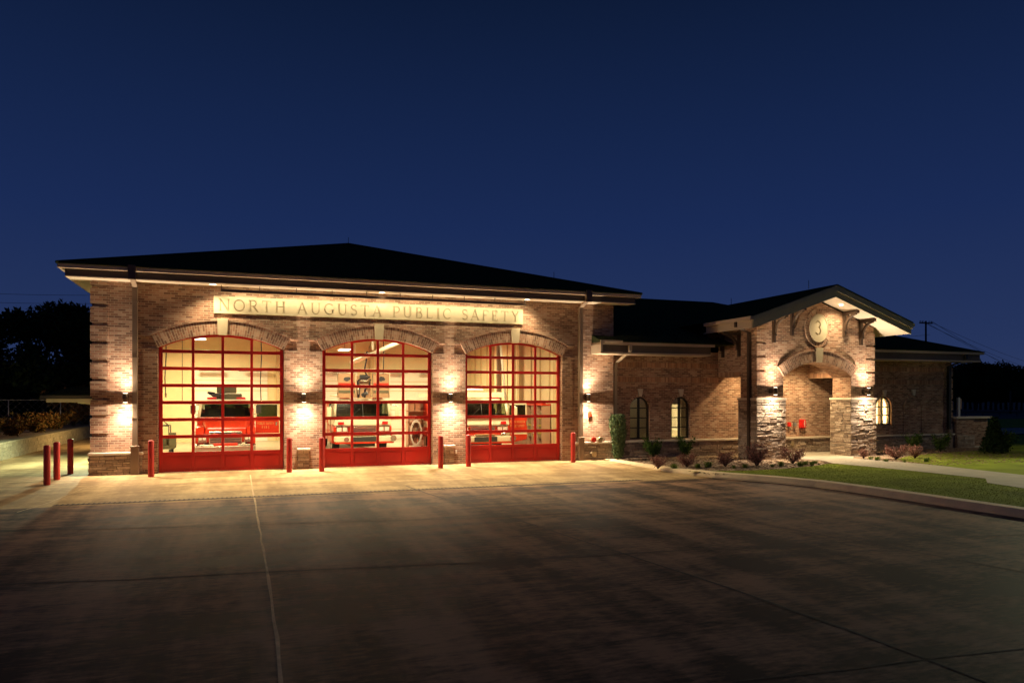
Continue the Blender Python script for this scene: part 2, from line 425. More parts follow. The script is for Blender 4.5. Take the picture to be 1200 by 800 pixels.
# trench drain across the apron
td = thing('trench_drain', 'long narrow slotted steel trench drain across the concrete apron', 'drain', (4.5, 20.3, zdrive(20.3)))
p0 = on_ground(140, 585, zdrive(20)); p1 = on_ground(640, 563, zdrive(20.5))
yA = 20.0
b = MB(); b.box(-4.1, 11.6, yA, yA + .30, zdrive(yA) - .01, zdrive(yA) + .006); b.build('frame', mat('rusty iron', (.12,.07,.045), .8, var=.3), td)
b = MB(); x = -4.05
while x < 11.5:
    b.box(x, x + .045, yA + .05, yA + .25, zdrive(yA) + .007, zdrive(yA) + .012); x += .11
b.build('grate_slots', CUT, td)
# kerb
b = MB()
UP = [(x + .42, y + (.12 if 17 < y < 21 else 0)) for (x, y) in EDGE]
for i in range(len(EDGE) - 1):
    (x0, y0), (x1, y1) = EDGE[i], EDGE[i + 1]; (u0, v0), (u1, v1) = UP[i], UP[i + 1]
    za, zb = zdrive(y0) - .01, zdrive(y1) - .01
    ma = lambda p, q, t: (p[0] + (q[0] - p[0]) * t, p[1] + (q[1] - p[1]) * t)
    A, B = (x0, y0), (x1, y1); m0, m1 = ma((x0, y0), (u0, v0), .3), ma((x1, y1), (u1, v1), .3)
    b.face([(x0 - .0, y0, za), (x1, y1, zb), (x1 + .015, y1, zb + (.0 if zb > -.02 else .055)), (x0 + .015, y0, za + (.0 if za > -.02 else .055))])
    b.face([(x0 + .015, y0, za + (.0 if za > -.02 else .055)), (x1 + .015, y1, zb + (.0 if zb > -.02 else .055)), (m1[0], m1[1], .03), (m0[0], m0[1], .03)])
    b.face([(m0[0], m0[1], .03), (m1[0], m1[1], .03), (u1, v1, .034), (u0, v0, .034)])
    b.face([(u0, v0, .034), (u1, v1, .034), (u1 + .01, v1, -.1), (u0 + .01, v0, -.1)])
b.build('kerb', KERB)['kind'] = 'structure'
# lawn, mulch bed, walk
right_far = [(70, -12), (70, 60), (32.3, 60), (32.3, 26.1), (13.6, 26.1)]
lawn_px = [(970, 543.5), (985, 544), (1060, 551), (1155, 561), (1157, 566), (1200, 572.5)]
lp = [on_ground(*p) for p in lawn_px]
sheet('mulch_bed', [(13.6, 26.25), (13.62, 22.5)] + [(UP[3][0] - .2, UP[3][1]), (UP[4][0], UP[4][1]), (20, 18), (33.5, 18), (34.5, 26.25)], 0.0, MULCH)
bed_edge = [on_ground(*p) for p in ((803, 552.5), (840, 552), (880, 551.5), (925, 549), (955, 546), (970, 543.5))]
lawn = list(bed_edge) + lp[1:] + [(26, 11.6), (26, -12), (UP[-1][0] - .05, -12)] + [(x - .05, y) for (x, y) in reversed(UP[3:-1])]
sheet('lawn', lawn, .014, LAWN)
walk_lo = [on_ground(*p) for p in ((975, 543), (985, 544), (1060, 551), (1155, 561), (1157, 566), (1200, 572.5), (1260, 582))]
walk_hi = [on_ground(*p) for p in ((1000, 537.5), (1050, 541), (1097, 545.5), (1200, 557), (1260, 565))]
sheet('sidewalk', [(20.4, 26.2), (20.4, 23.8), (20.9, 22.6)] + walk_lo + list(reversed(walk_hi)) + [(23.4, 23.6), (24.9, 24.0), (24.9, 26.2)], .020, WALK)
l2 = [on_ground(*p) for p in ((1050, 538.5), (1097, 545.5), (1200, 557), (1260, 565))]
sheet('lawn', [on_ground(1098, 531), on_ground(1065, 534.5)] + l2 + [(60, 12), (60, 34), (34.6, 34), (34.6, 25.0)], .012, LAWN)
sheet('road', [(36, 35), (140, 35), (150, 42), (36, 42)], .004, mat('pale road', (.26,.24,.19), .85))
sheet('lawn', [(34.6, 42.2), (150, 42.2), (150, 60), (34.6, 60)], .004, LAWN)

# ------------------------------------------------------------------ wall builder
def arc_top(o):
    def f(a):
        h = (o['b'] - o['a']) / 2; m = (o['a'] + o['b']) / 2; r = o['rise']
        if r <= 0: return o['s']
        Rr = (h * h + r * r) / (2 * r); return o['s'] + r - Rr + math.sqrt(max(0, Rr * Rr - (a - m) ** 2))
    return f
def wall(b, axis, a0, a1, z0, ztop, c0, c1, ops=(), brk=()):
    P = (lambda a, c, z: (a, c, z)) if axis == 'x' else (lambda a, c, z: (c, a, z))
    zt = ztop if callable(ztop) else (lambda a: ztop)
    bp = {a0, a1, *brk}
    for o in ops:
        n = 18 if o['rise'] > 0 else 1
        for i in range(n + 1): bp.add(o['a'] + (o['b'] - o['a']) * i / n)
    bp = sorted(x for x in bp if a0 - 1e-6 <= x <= a1 + 1e-6)
    for x, y in zip(bp, bp[1:]):
        if y - x < 1e-5: continue
        m = (x + y) / 2; op = next((o for o in ops if o['a'] < m < o['b']), None)
        for c in (c0, c1):
            if op is None: b.face([P(x, c, z0), P(y, c, z0), P(y, c, zt(y)), P(x, c, zt(x))])
            else:
                f = arc_top(op)
                if op['z'] > z0 + 1e-4: b.face([P(x, c, z0), P(y, c, z0), P(y, c, op['z']), P(x, c, op['z'])])
                b.face([P(x, c, f(x)), P(y, c, f(y)), P(y, c, zt(y)), P(x, c, zt(x))])
        if op:
            f = arc_top(op)
            b.face([P(x, c0, f(x)), P(y, c0, f(y)), P(y, c1, f(y)), P(x, c1, f(x))], [(0, x), (0, y), (abs(c1-c0), y), (abs(c1-c0), x)])
            if op['z'] > z0 + 1e-4: b.face([P(x, c0, op['z']), P(y, c0, op['z']), P(y, c1, op['z']), P(x, c1, op['z'])])
        b.face([P(x, c0, zt(x)), P(y, c0, zt(y)), P(y, c1, zt(y)), P(x, c1, zt(x))])
    for o in ops:
        for a in (o['a'], o['b']): b.face([P(a, c0, o['z']), P(a, c1, o['z']), P(a, c1, o['s']), P(a, c0, o['s'])])
    for a in (a0, a1): b.face([P(a, c0, z0), P(a, c1, z0), P(a, c1, zt(a)), P(a, c0, zt(a))])
def ring(b, cx, a, bb, s, rise, th, y0, y1, n=30):
    h = (bb - a) / 2; Rr = (h * h + rise * rise) / (2 * rise); cz = s + rise - Rr; A = math.asin(min(1, h / Rr))
    if rise >= h - 1e-3: A = PI / 2
    q = []
    for i in range(n + 1):
        t = -A + 2 * A * i / n
        q.append((t, [(cx + math.sin(t) * r_, cz + math.cos(t) * r_) for r_ in (Rr, Rr + th)]))
    for (t0, p), (t1, r_) in zip(q, q[1:]):
        s0, s1 = t0 * Rr, t1 * Rr
        b.face([(p[0][0], y0, p[0][1]), (r_[0][0], y0, r_[0][1]), (r_[1][0], y0, r_[1][1]), (p[1][0], y0, p[1][1])], [(0, s0), (0, s1), (th, s1), (th, s0)])
        b.face([(p[1][0], y0, p[1][1]), (r_[1][0], y0, r_[1][1]), (r_[1][0], y1, r_[1][1]), (p[1][0], y1, p[1][1])], [(0, s0), (0, s1), (.1, s1), (.1, s0)])
        b.face([(p[0][0], y0, p[0][1]), (r_[0][0], y0, r_[0][1]), (r_[0][0], y1, r_[0][1]), (p[0][0], y1, p[0][1])], [(0, s0), (0, s1), (.1, s1), (.1, s0)])
    for (t, p) in (q[0], q[-1]):
        b.face([(p[0][0], y0, p[0][1]), (p[1][0], y0, p[1][1]), (p[1][0], y1, p[1][1]), (p[0][0], y1, p[0][1])])
def stones(b, axis, a0, a1, z0, z1, c, sgn, seed=1, lo=.05, hi=.125):
    """rows of split-face stones on the plane c; sgn is the outward direction of that plane's normal"""
    r = random.Random(seed); z = z0
    P = (lambda a, cc, z: (a, cc, z)) if axis == 'x' else (lambda a, cc, z: (cc, a, z))
    while z < z1 - .02:
        h = min(r.uniform(lo, hi), z1 - z)
        if z1 - z - h < .03: h = z1 - z
        a = a0 + 0.0
        while a < a1 - .01:
            L = min(r.uniform(.14, .50), a1 - a)
            if a1 - a - L < .07: L = a1 - a
            # sometimes two thin stones instead of one
            parts = [(z, z + h)] if (h < .085 or r.random() < .6) else [(z, z + h * .5), (z + h * .5, z + h)]
            for (za, zb) in parts:
                d = r.uniform(.010, .042) * sgn; g = .006
                j = lambda k=.008: r.uniform(-k, k)
                back = c - .02 * sgn
                f = [P(a + g + abs(j()), c + d + j(.010), za + g + abs(j(.006))), P(a + L - g - abs(j()), c + d + j(.010), za + g + abs(j(.006))),
                     P(a + L - g - abs(j()), c + d + j(.010), zb - g - abs(j(.006))), P(a + g + abs(j()), c + d + j(.010), zb - g - abs(j(.006)))]
                k = [P(a + .002, back, za + .002), P(a + L - .002, back, za + .002), P(a + L - .002, back, zb - .002), P(a + .002, back, zb - .002)]
                b.mesh_add(k + f, [(4,5,6,7), (0,1,5,4), (1,2,6,5), (2,3,7,6), (3,0,4,7)])
            a += L
        z += h

# ------------------------------------------------------------------ the building
YF = 26.1
FS = thing('fire_station', 'long brick fire station with three red glazed bay doors, dark hip roofs and gabled porch', 'fire station', (4.77, 26.1, 0))
DOORS = [(-2.42, 1.42), (2.67, 6.52), (7.75, 11.59)]
SPR, RISE = 4.0, .47
b = MB()
ops = [dict(a=a, b=c, z=0, s=SPR, rise=RISE) for a, c in DOORS]
wall(b, 'x', -4.27, 13.81, 0, 6.06, YF, YF + .38, ops)
b.build('front_wall', BRICK, FS)
for (c0, c1) in ((-4.27, -3.97), (13.50, 13.81)):
    b = MB(); wall(b, 'y', YF + .38, 44.4, 0, 6.06, c0, c1); b.build('side_wall', BRICK, FS)
# interior shell of the bay
b = MB(); b.box(-3.96, 13.49, 44.0, 44.4, 0, 5.9); b.box(-3.965, -3.9, 26.6, 44, 0, 5.9); b.box(13.42, 13.495, 26.6, 44, 0, 5.9)
b.box(-3.9, 13.4, YF + .385, YF + .43, 4.6, 5.9)
b.build('bay_wall', CREAM, FS)
b = MB(); b.box(-3.9, 13.42, 26.69, 44, 5.9, 5.95); b.build('bay_ceiling', DECK, FS)
for y in (30.5, 35, 39.5): b = MB(); b.box(-3.9, 13.42, y, y + .22, 5.45, 5.88); b.build('roof_beam', mat('red oxide beam', (.30,.07,.03), .6), FS)
for x in (-3.9, 1.95, 7.2, 13.2):
    for y in ((30.4, 35.0, 39.5) if x in (-3.9, 13.2) else (43.75,)):
        b = MB(); b.box(x, x + .22, y, y + .3, 0.01, 5.44); b.build('bay_column', CREAMD, FS)
b = MB()
for y in [31.5 + i * 1.15 for i in range(11)]:
    b.box(13.37, 13.425, y, y + .07, .01, 5.88)
b.build('wall_ribs', CREAMD, FS)
b = MB()
for y in [31.5 + i * 1.15 for i in range(11)]: b.box(-3.905, -3.86, y, y + .07, .01, 5.88)
b.build('wall_ribs', CREAMD, FS)
# quoins, door piers, arches, soldier trim
b = MB()
z = .72
while z < 5.9:
    b = MB(); b.box(-4.312, -3.82, YF - .045, YF - .002, z, min(6.0, z + .47)); b.box(-4.312, -4.272, YF - .002, YF + .5, z, min(6.0, z + .47)); b.build('quoin', BRICK, FS); z += .575
for xa in [q for a, c in DOORS for q in (a - .431, c + .001)]:
    b = MB(); b.box(xa, xa + .43, YF - .035, YF - .002, 0, SPR - .02); b.build('door_pier', BRICK, FS)
for a, c in DOORS:
    b = MB(); ring(b, (a + c) / 2, a, c, SPR, RISE, .42, YF - .075, YF + .002); b.build('brick_arch', BRICK, FS)
for a, c in DOORS:
    m = (a + c) / 2; h = (c - a) / 2; Rr = (h*h + RISE*RISE) / (2*RISE); cz = SPR + RISE - Rr; A = math.asin(h / Rr)
    b = MB()
    q = [(m + math.sin(t) * (Rr + .425), cz + math.cos(t) * (Rr + .425), m + math.sin(t) * (Rr + .48), cz + math.cos(t) * (Rr + .48)) for t in [-A*1.02 + 2*A*1.02*i/28 for i in range(29)]]
    for p, r_ in zip(q, q[1:]):
        b.hexa([(p[0], YF-.11, p[1]), (r_[0], YF-.11, r_[1]), (r_[0], YF, r_[1]), (p[0], YF, p[1]), (p[2], YF-.11, p[3]), (r_[2], YF-.11, r_[3]), (r_[2], YF, r_[3]), (p[2], YF, p[3])])
    for sg in (-1, 1):
        p = q[0] if sg < 0 else q[-1]
        xa, xb = sorted((p[0], p[0] + sg * .22)); b.box(xa, xb, YF - .11, YF, p[1] - .02, p[1] + .05)
    b.build('arch_moulding', BRICK, FS)
for a, c in DOORS:
    m = (a + c) / 2; b = MB()
    b.prism([(m - .13, 4.44), (m + .13, 4.44), (m + .17, 4.98), (m - .17, 4.98)], YF - .14, YF - .001, 'y'); b.build('keystone', CREAMST, FS, bevel=.008)
# stone wainscot of the bays
for i, (x0, x1) in enumerate(((-4.33, -2.86), (1.86, 2.23), (6.96, 7.31), (12.03, 13.81))):
    b = MB(); bb = MB(); cp = MB()
    bb.box(x0 + .01, x1 - .01, YF - .07, YF - .004, 0, .62); stones(b, 'x', x0, x1, 0.0, .62, YF - .07, -1, 11 + i)
    cp.box(x0 - .03, x1 + (.03 if i < 3 else 0), YF - .16, YF - .001, .622, .70)
    if i == 0:
        bb.box(-4.34, -4.28, YF - .06, YF + 1, 0, .62); stones(b, 'y', YF - .06, YF + 1.0, 0, .62, -4.34, -1, 5)
    bb.build('wainscot_backing', STONEBACK, FS); b.build('stone_wainscot', STONE, FS); cp.build('wainscot_cap', CAP, FS, bevel=.01)
# bay roof and its eaves
def eave(x0, x1, y0, ztop, h, ins, left=True, right=True, yb=None, names=('gutter', 'fascia', 'soffit'), wall_y=YF):
    b = MB(); b.box(x0, x1, y0, y0 + .14, ztop - .135, ztop)
    if left: b.box(x0, x0 + .14, y0 + .14, yb, ztop - .135, ztop)
    if right: b.box(x1 - .14, x1, y0 + .14, yb, ztop - .135, ztop)
    b.build(names[0], TRIM, FS)
    b = MB(); b.box(x0 + ins, x1 - ins, y0 + ins, y0 + ins + .04, ztop - h, ztop - .03)
    if left: b.box(x0 + ins, x0 + ins + .04, y0 + ins + .04, yb, ztop - h, ztop - .03)
    if right: b.box(x1 - ins - .04, x1 - ins, y0 + ins + .04, yb, ztop - h, ztop - .03)
    b.build(names[1], BROWN, FS)
    b = MB(); b.box(x0 + ins + .002, x1 - ins - .002, y0 + ins - .008, wall_y, ztop - h - .03, ztop - h + .0)
    if left: b.box(x0 + ins + .002, -4.27, wall_y + .001, yb, ztop - h - .03, ztop - h)
    b.build(names[2], SOFF, FS)
X0, X1, Y0, Y1 = -5.05, 14.6, 25.31, 45.2
eave(X0, X1, Y0, 6.40, .34, .17, True, True, Y1)
b = MB(); ax, ay, az = 4.77, 35.1, 9.52
e0 = [(X0 - .02, Y0 - .03, 6.41), (X1 + .02, Y0 - .03, 6.41), (X1 + .02, Y1, 6.41), (X0 - .02, Y1, 6.41)]
for p, q in ((0, 1), (1, 2), (2, 3), (3, 0)):
    b.face([e0[p], e0[q], (ax, ay, az)], None)
b.face([(p[0], p[1], p[2] - .03) for p in e0])
for p, q in ((0, 1), (1, 2), (2, 3), (3, 0)): b.face([e0[p], e0[q], e0[q][:2] + (e0[q][2] - .03,), e0[p][:2] + (e0[p][2] - .03,)])
main_roof = b.build('roof', SHING, FS)
# ridge caps of the bay roof
b = MB()
for p in e0[:2]: b.tube([p, (ax, ay, az + .02)], .05, 5, smooth=False)
b.build('ridge_cap', SHING, FS)
for (x, y, z, h) in ((4.77, 35.1, 9.5, .35), (17.9, 34.15, 7.58, .3), (21.85, 24.4, 6.85, .35), (12.0, 27.8, 7.2, .3), (21.85, 29.5, 6.8, .3)):
    b = MB(); b.tube([(x, y, z), (x, y, z + h)], .012, 5); b.build('lightning_rod', STEEL, FS)

# low wing: one wall from the bays to the right corner, with windows
YW = 26.38; WX = 32.2
wins = [dict(a=14.70, b=15.60, z=.74, s=1.99, rise=.449), dict(a=16.60, b=17.50, z=.74, s=1.99, rise=.449), dict(a=27.49, b=28.41, z=1.16, s=1.98, rise=.459)]
b = MB(); wall(b, 'x', 13.81, WX, 0, 4.3, YW, YW + .3, wins); b.build('wing_wall', BRICK, FS)
b = MB(); wall(b, 'y', YW + .3, 43, 0, 4.3, WX - .3, WX); b.build('wing_end_wall', BRICK, FS)
for (x0, x1) in ((13.83, 18.88), (24.84, 32.2)):
    for z0 in (3.03, 3.62):
        b = MB()
        b.mesh_add([(x0, YW-.018, z0), (x1, YW-.018, z0), (x1, YW-.018, z0+.21), (x0, YW-.018, z0+.21), (x0, YW, z0), (x1, YW, z0), (x1, YW, z0+.21), (x0, YW, z0+.21)],
                   [(0,1,2,3), (0,4,5,1), (3,2,6,7)], uvs=[[(0, x0), (0, x1), (.215, x1), (.215, x0)], [(0, x0), (0, x0), (0, x1), (0, x1)], [(0, x0), (0, x1), (.1, x1), (.1, x0)]])
        b.build('soldier_course', SOLDIER, FS)
z = .72
while z < 4.0:
    b = MB(); b.box(WX - .5, WX + .04, YW - .04, YW - .002, z, min(4.0, z + .44)); b.build('quoin', BRICK, FS); z += .54
b = MB(); bb = MB(); cp = MB()
bb.box(13.83, 18.85, YW - .07, YW - .004, 0, .62); stones(b, 'x', 13.83, 18.88, 0, .62, YW - .07, -1, 31)
bb.box(20.2, WX + .02, YW - .07, YW - .004, 0, .62); stones(b, 'x', 20.0, WX + .02, 0, .62, YW - .07, -1, 32)
bb.box(18.85, 20.2, YW - .072, YW - .005, 0, .62); stones(b, 'x', 18.88, 20.0, 0, .62, YW - .07, -1, 33)
cp.box(13.812, WX + .05, YW - .16, YW - .001, .622, .70)
b.build('stone_wainscot', STONE, FS); bb.build('wainscot_backing', STONEBACK, FS); cp.build('wainscot_cap', CAP, FS, bevel=.01)
WFR = mat('window frame bronze', (.02,.02,.016), .4)
def window(w, lit):
    a, c, z, s, rise = w['a'], w['b'], w['z'], w['s'], w['rise']; m = (a + c) / 2; h = (c - a) / 2
    b = MB(); y = YW + .10
    f = arc_top(w); fr = .055
    b.box(a, a + fr, y, y + .06, z, s); b.box(c - fr, c, y, y + .06, z, s); b.box(a + fr, c - fr, y, y + .06, z, z + fr)
    ri = MB(); n = 20
    for i in range(n):
        t0, t1 = PI * i / n, PI * (i + 1) / n
        P = lambda t, r_, yy: (m - math.cos(t) * r_, yy, s + math.sin(t) * r_ * rise / h)
        b.hexa([P(t0, h - fr, y), P(t1, h - fr, y), P(t1, h - fr, y + .06), P(t0, h - fr, y + .06), P(t0, h, y), P(t1, h, y), P(t1, h, y + .06), P(t0, h, y + .06)])
    b.box(m - .04, m + .04, y - .004, y + .064, z + fr, s + rise - fr)
    nrow = 3 if z < 1 else 2
    for k in range(1, nrow + 1):
        zz = z + fr + (s - z - fr) * k / nrow; b.box(a + fr, m - .04, y + .004, y + .056, zz - .02, zz + .02); b.box(m + .04, c - fr, y + .004, y + .056, zz - .02, zz + .02)
    wf = b.build('window', WFR, FS)
    g = MB(); poly = [(a + .02, z + .02), (c - .02, z + .02)] + [(m + math.cos(PI*i/16) * (h - .02), s + math.sin(PI*i/16) * (rise - .02)) for i in range(17)]
    g.prism(poly, y + .026, y + .032, 'y'); g.build('glass_pane', WINGL, wf)
    k = MB(); k.prism([(m - .055, s + rise + .02), (m + .055, s + rise + .02), (m + .12, s + rise + .32), (m - .12, s + rise + .32)], YW - .07, YW - .001, 'y'); k.build('keystone', CAP, FS)
    r_ = MB(); ring(r_, m, a, c, s, rise, .11, YW - .012, YW + .001); r_.build('brick_arch', BRICK, FS)
for i, wdw in enumerate(wins): window(wdw, i)
# blind arch next to the lit window
nb = MB(); a, c = 29.22, 30.24; m = (a + c) / 2
ring(nb, m, a, c, 1.95, .509, .09, YW - .022, YW + .001); nb.box(a - .09, a, YW - .022, YW - .001, .70, 1.95); nb.box(c, c + .09, YW - .022, YW - .001, .70, 1.95)
nb.build('blind_arch', BRICK, FS)
k = MB(); k.prism([(m - .055, 2.50), (m + .055, 2.50), (m + .12, 2.80), (m - .12, 2.80)], YW - .07, YW - .001, 'y'); k.build('keystone', CAP, FS)
# rooms behind the windows
b = MB(); b.box(13.85, 19.9, 31.4, 31.5, 0, 3); b.box(19.8, 19.9, 26.69, 31.4, 0, 3); b.box(13.85, 19.9, 26.69, 31.5, 3.0, 3.1)
b.box(13.85, 17.66, 28.0, 28.1, 0.01, 3); b.box(18.10, 19.79, 28.0, 28.1, 0.01, 3); b.box(17.66, 18.10, 28.0, 28.1, 2.12, 3); b.box(18.3, 18.9, 29.4, 29.9, .01, .95)
b.box(26.6, 30.4, 29.4, 29.5, 0, 3); b.box(26.6, 26.7, 26.69, 29.4, 0, 3); b.box(30.3, 30.4, 26.69, 29.4, 0, 3); b.box(26.6, 30.4, 26.69, 29.5, 3.0, 3.1)
b.box(13.85, 30.4, 26.69, 29.5, -.02, .01)
b.build('room_wall', WHITEP, FS)
b = MB(); b.box(28.15, 28.30, 26.9, 26.94, 1.0, 2.6); b.build('window_curtain', WHITEP, FS)
# wing roof
def eave2():
    X0, X1, Y0, ZT = 13.05, 32.98, 25.3, 4.55
    for (x0, x1, lft, rgt) in ((12.86, 17.96, True, False), (25.72, 32.98, False, True)):
        b = MB(); b.box(x0, x1, Y0, Y0 + .13, ZT - .12, ZT)
        if rgt: b.box(x1 - .13, x1, Y0 + .13, 44, ZT - .12, ZT)
        if lft: b.box(x0, x0 + .13, Y0 + .13, 26.09, ZT - .12, ZT)
        b.build('gutter', TRIM, FS)
        b = MB(); b.box(x0 + .1, x1 - .1, Y0 + .15, Y0 + .19, ZT - .40, ZT - .03)
        if rgt: b.box(x1 - .19, x1 - .15, Y0 + .19, 44, ZT - .40, ZT - .03)
        if lft: b.box(x0 + .08, x0 + .12, Y0 + .19, 26.09, ZT - .40, ZT - .03)
        b.build('fascia', mat('fascia brown', (.10,.075,.05), .5), FS)
        b = MB(); b.box(x0 + .09, x1 - .1, Y0 + .12, 26.37 if rgt else 26.095, ZT - .47, ZT - .402)
        b.build('soffit', TRIM, FS)
        if lft:
            b = MB(); b.box(13.82, x1 - .1, 26.096, 26.37, ZT - .47, ZT - .402)
            b.box(x0 - .03, x0 + .05, Y0 - .06, 26.09, ZT - .46, ZT - .12); b.box(x0 - .03, x0 + .9, Y0 - .06, Y0 - .01, ZT - .03, ZT + .04)
            b.box(x0 - .03, x0 + .9, Y0 - .06, Y0 - .01, ZT - .46, ZT - .40)
            b.build('eave_return', TRIM, FS)
    b = MB(); RZ = 7.58; YR = 34.15
    b.face([(12.84, 25.27, 4.56), (33.0, 25.27, 4.56), (24.1, YR, RZ), (13.82, YR, RZ), (13.82, 26.0, 4.56 + .73 * .341), (12.84, 26.05, 4.56 + .78 * .341)])
    b.face([(33.0, 25.27, 4.56), (33.0, 43.3, 4.56), (24.1, YR, RZ)])
    b.face([(13.82, YR, RZ), (24.1, YR, RZ), (33.0, 43.3, 4.56), (13.82, 43.3, 4.56)])
    b.face([(12.84, 25.27, 4.53), (33.0, 25.27, 4.53), (33.0, 43.3, 4.53), (13.82, 43.3, 4.53), (13.82, 26.0, 4.53), (12.84, 26.05, 4.53)])
    b.face([(12.84, 25.27, 4.53), (33.0, 25.27, 4.53), (33.0, 25.27, 4.56), (12.84, 25.27, 4.56)])
    b.face([(12.84, 25.27, 4.53), (12.84, 26.05, 4.53), (12.84, 26.05, 4.56 + .78 * .341), (12.84, 25.27, 4.56)])
    b.build('wing_roof', SHING, FS)
eave2()

# portico
PX0, PX1, PY, PC = 18.89, 24.76, 23.9, 21.855
def ptop(x): return 6.80 - .345 * abs(x - PC) - .50
b = MB()
pop = dict(a=20.15, b=23.56, z=0, s=3.24, rise=.60)
wall(b, 'x', PX0, PX1, 0, ptop, PY, PY + 1.0, [pop], brk=(PC,))
b.build('porch_front_wall', BRICK, FS)
for (c0, c1) in ((PX0, PX0 + .35), (23.57, PX1)):
    b = MB(); wall(b, 'y', PY + 1.0, YW - .001, 3.25, 5.22, c0, c1); b.build('porch_side_header', BRICK, FS)
for (xx, sg) in ((PX0, -1), (PX1, 1)):
    b = MB(); y0, y1 = PY + 1.0, YW - .01
    b.mesh_add([(xx + sg*.015, y0, 3.25), (xx + sg*.015, y1, 3.25), (xx + sg*.015, y1, 3.46), (xx + sg*.015, y0, 3.46)], [(0,1,2,3)], uvs=[[(0, y0), (0, y1), (.215, y1), (.215, y0)]])
    b.build('soldier_course', SOLDIER, FS)
b = MB()
b.mesh_add([(23.555, PY+1.0, 3.25), (23.555, YW-.01, 3.25), (23.555, YW-.01, 3.46), (23.555, PY+1.0, 3.46)], [(0,1,2,3)], uvs=[[(0, 24.9), (0, 26.19), (.215, 26.19), (.215, 24.9)]])
b.build('soldier_course', SOLDIER, FS)
b = MB(); b.box(PX0 + .36, 23.56, PY + 1.0, YW - .01, 3.86, 3.92); b.build('porch_ceiling', SOFF, FS)
b = MB(); ring(b, PC, 20.15, 23.56, 3.24, .60, .43, PY - .06, PY + .002); b.build('brick_arch', BRICK, FS)
b = MB()
h = (23.56 - 20.15) / 2; Rr = (h*h + .36) / 1.2; cz = 3.84 - Rr; A = math.asin(h / Rr)
q = [(PC + math.sin(t) * (Rr + .435), cz + math.cos(t) * (Rr + .435), PC + math.sin(t) * (Rr + .49), cz + math.cos(t) * (Rr + .49)) for t in [-A + 2*A*i/28 for i in range(29)]]
for p, r_ in zip(q, q[1:]):
    b.hexa([(p[0], PY-.09, p[1]), (r_[0], PY-.09, r_[1]), (r_[0], PY, r_[1]), (p[0], PY, p[1]), (p[2], PY-.09, p[3]), (r_[2], PY-.09, r_[3]), (r_[2], PY, r_[3]), (p[2], PY, p[3])])
b.build('arch_moulding', BRICK, FS)
b = MB(); b.prism([(PC - .12, 3.82), (PC + .12, 3.82), (PC + .17, 4.40), (PC - .17, 4.40)], PY - .13, PY - .001, 'y'); b.build('keystone', CREAMST, FS, bevel=.008)
z = 2.95
while z < 5.0:
    for (x0, x1) in ((PX0 - .032, PX0 + .42), (PX1 - .42, PX1 + .03)):
        b = MB(); b.box(x0, x1, PY - .04, PY - .002, z, z + .46)
        if x0 < PX0: b.box(PX0 - .032, PX0 - .002, PY - .002, PY + .42, z, z + .46)
        b.build('quoin', BRICK, FS)
    z += .545
# stone piers
for i, (x0, x1) in enumerate(((PX0, 20.15), (23.56, PX1))):
    b = MB(); bb = MB(); cp = MB(); y0, y1 = PY, PY + 1.0
    bb.box(x0 - .05, x1 + .05, y0 - .05, y1 + .05, 0, 2.30)
    stones(b, 'x', x0 - .07, x1 + .07, 0, 2.31, y0 - .055, -1, 41 + i); stones(b, 'y', y0 - .06, y1 + .06, 0, 2.31, x0 - .055, -1, 51 + i)
    stones(b, 'y', y0 - .06, y1 + .06, 0, 2.31, x1 + .055, 1, 61 + i); stones(b, 'x', x0 - .06, x1 + .06, 0, 2.31, y1 + .055, 1, 71 + i)
    cp.box(x0 - .10, x1 + .10, y0 - .10, y1 + .10, 2.312, 2.40)
    b.build('stone_pier', STONE, FS); bb.build('pier_backing', STONEBACK, FS); cp.build('pier_cap', CAP, FS, bevel=.012)
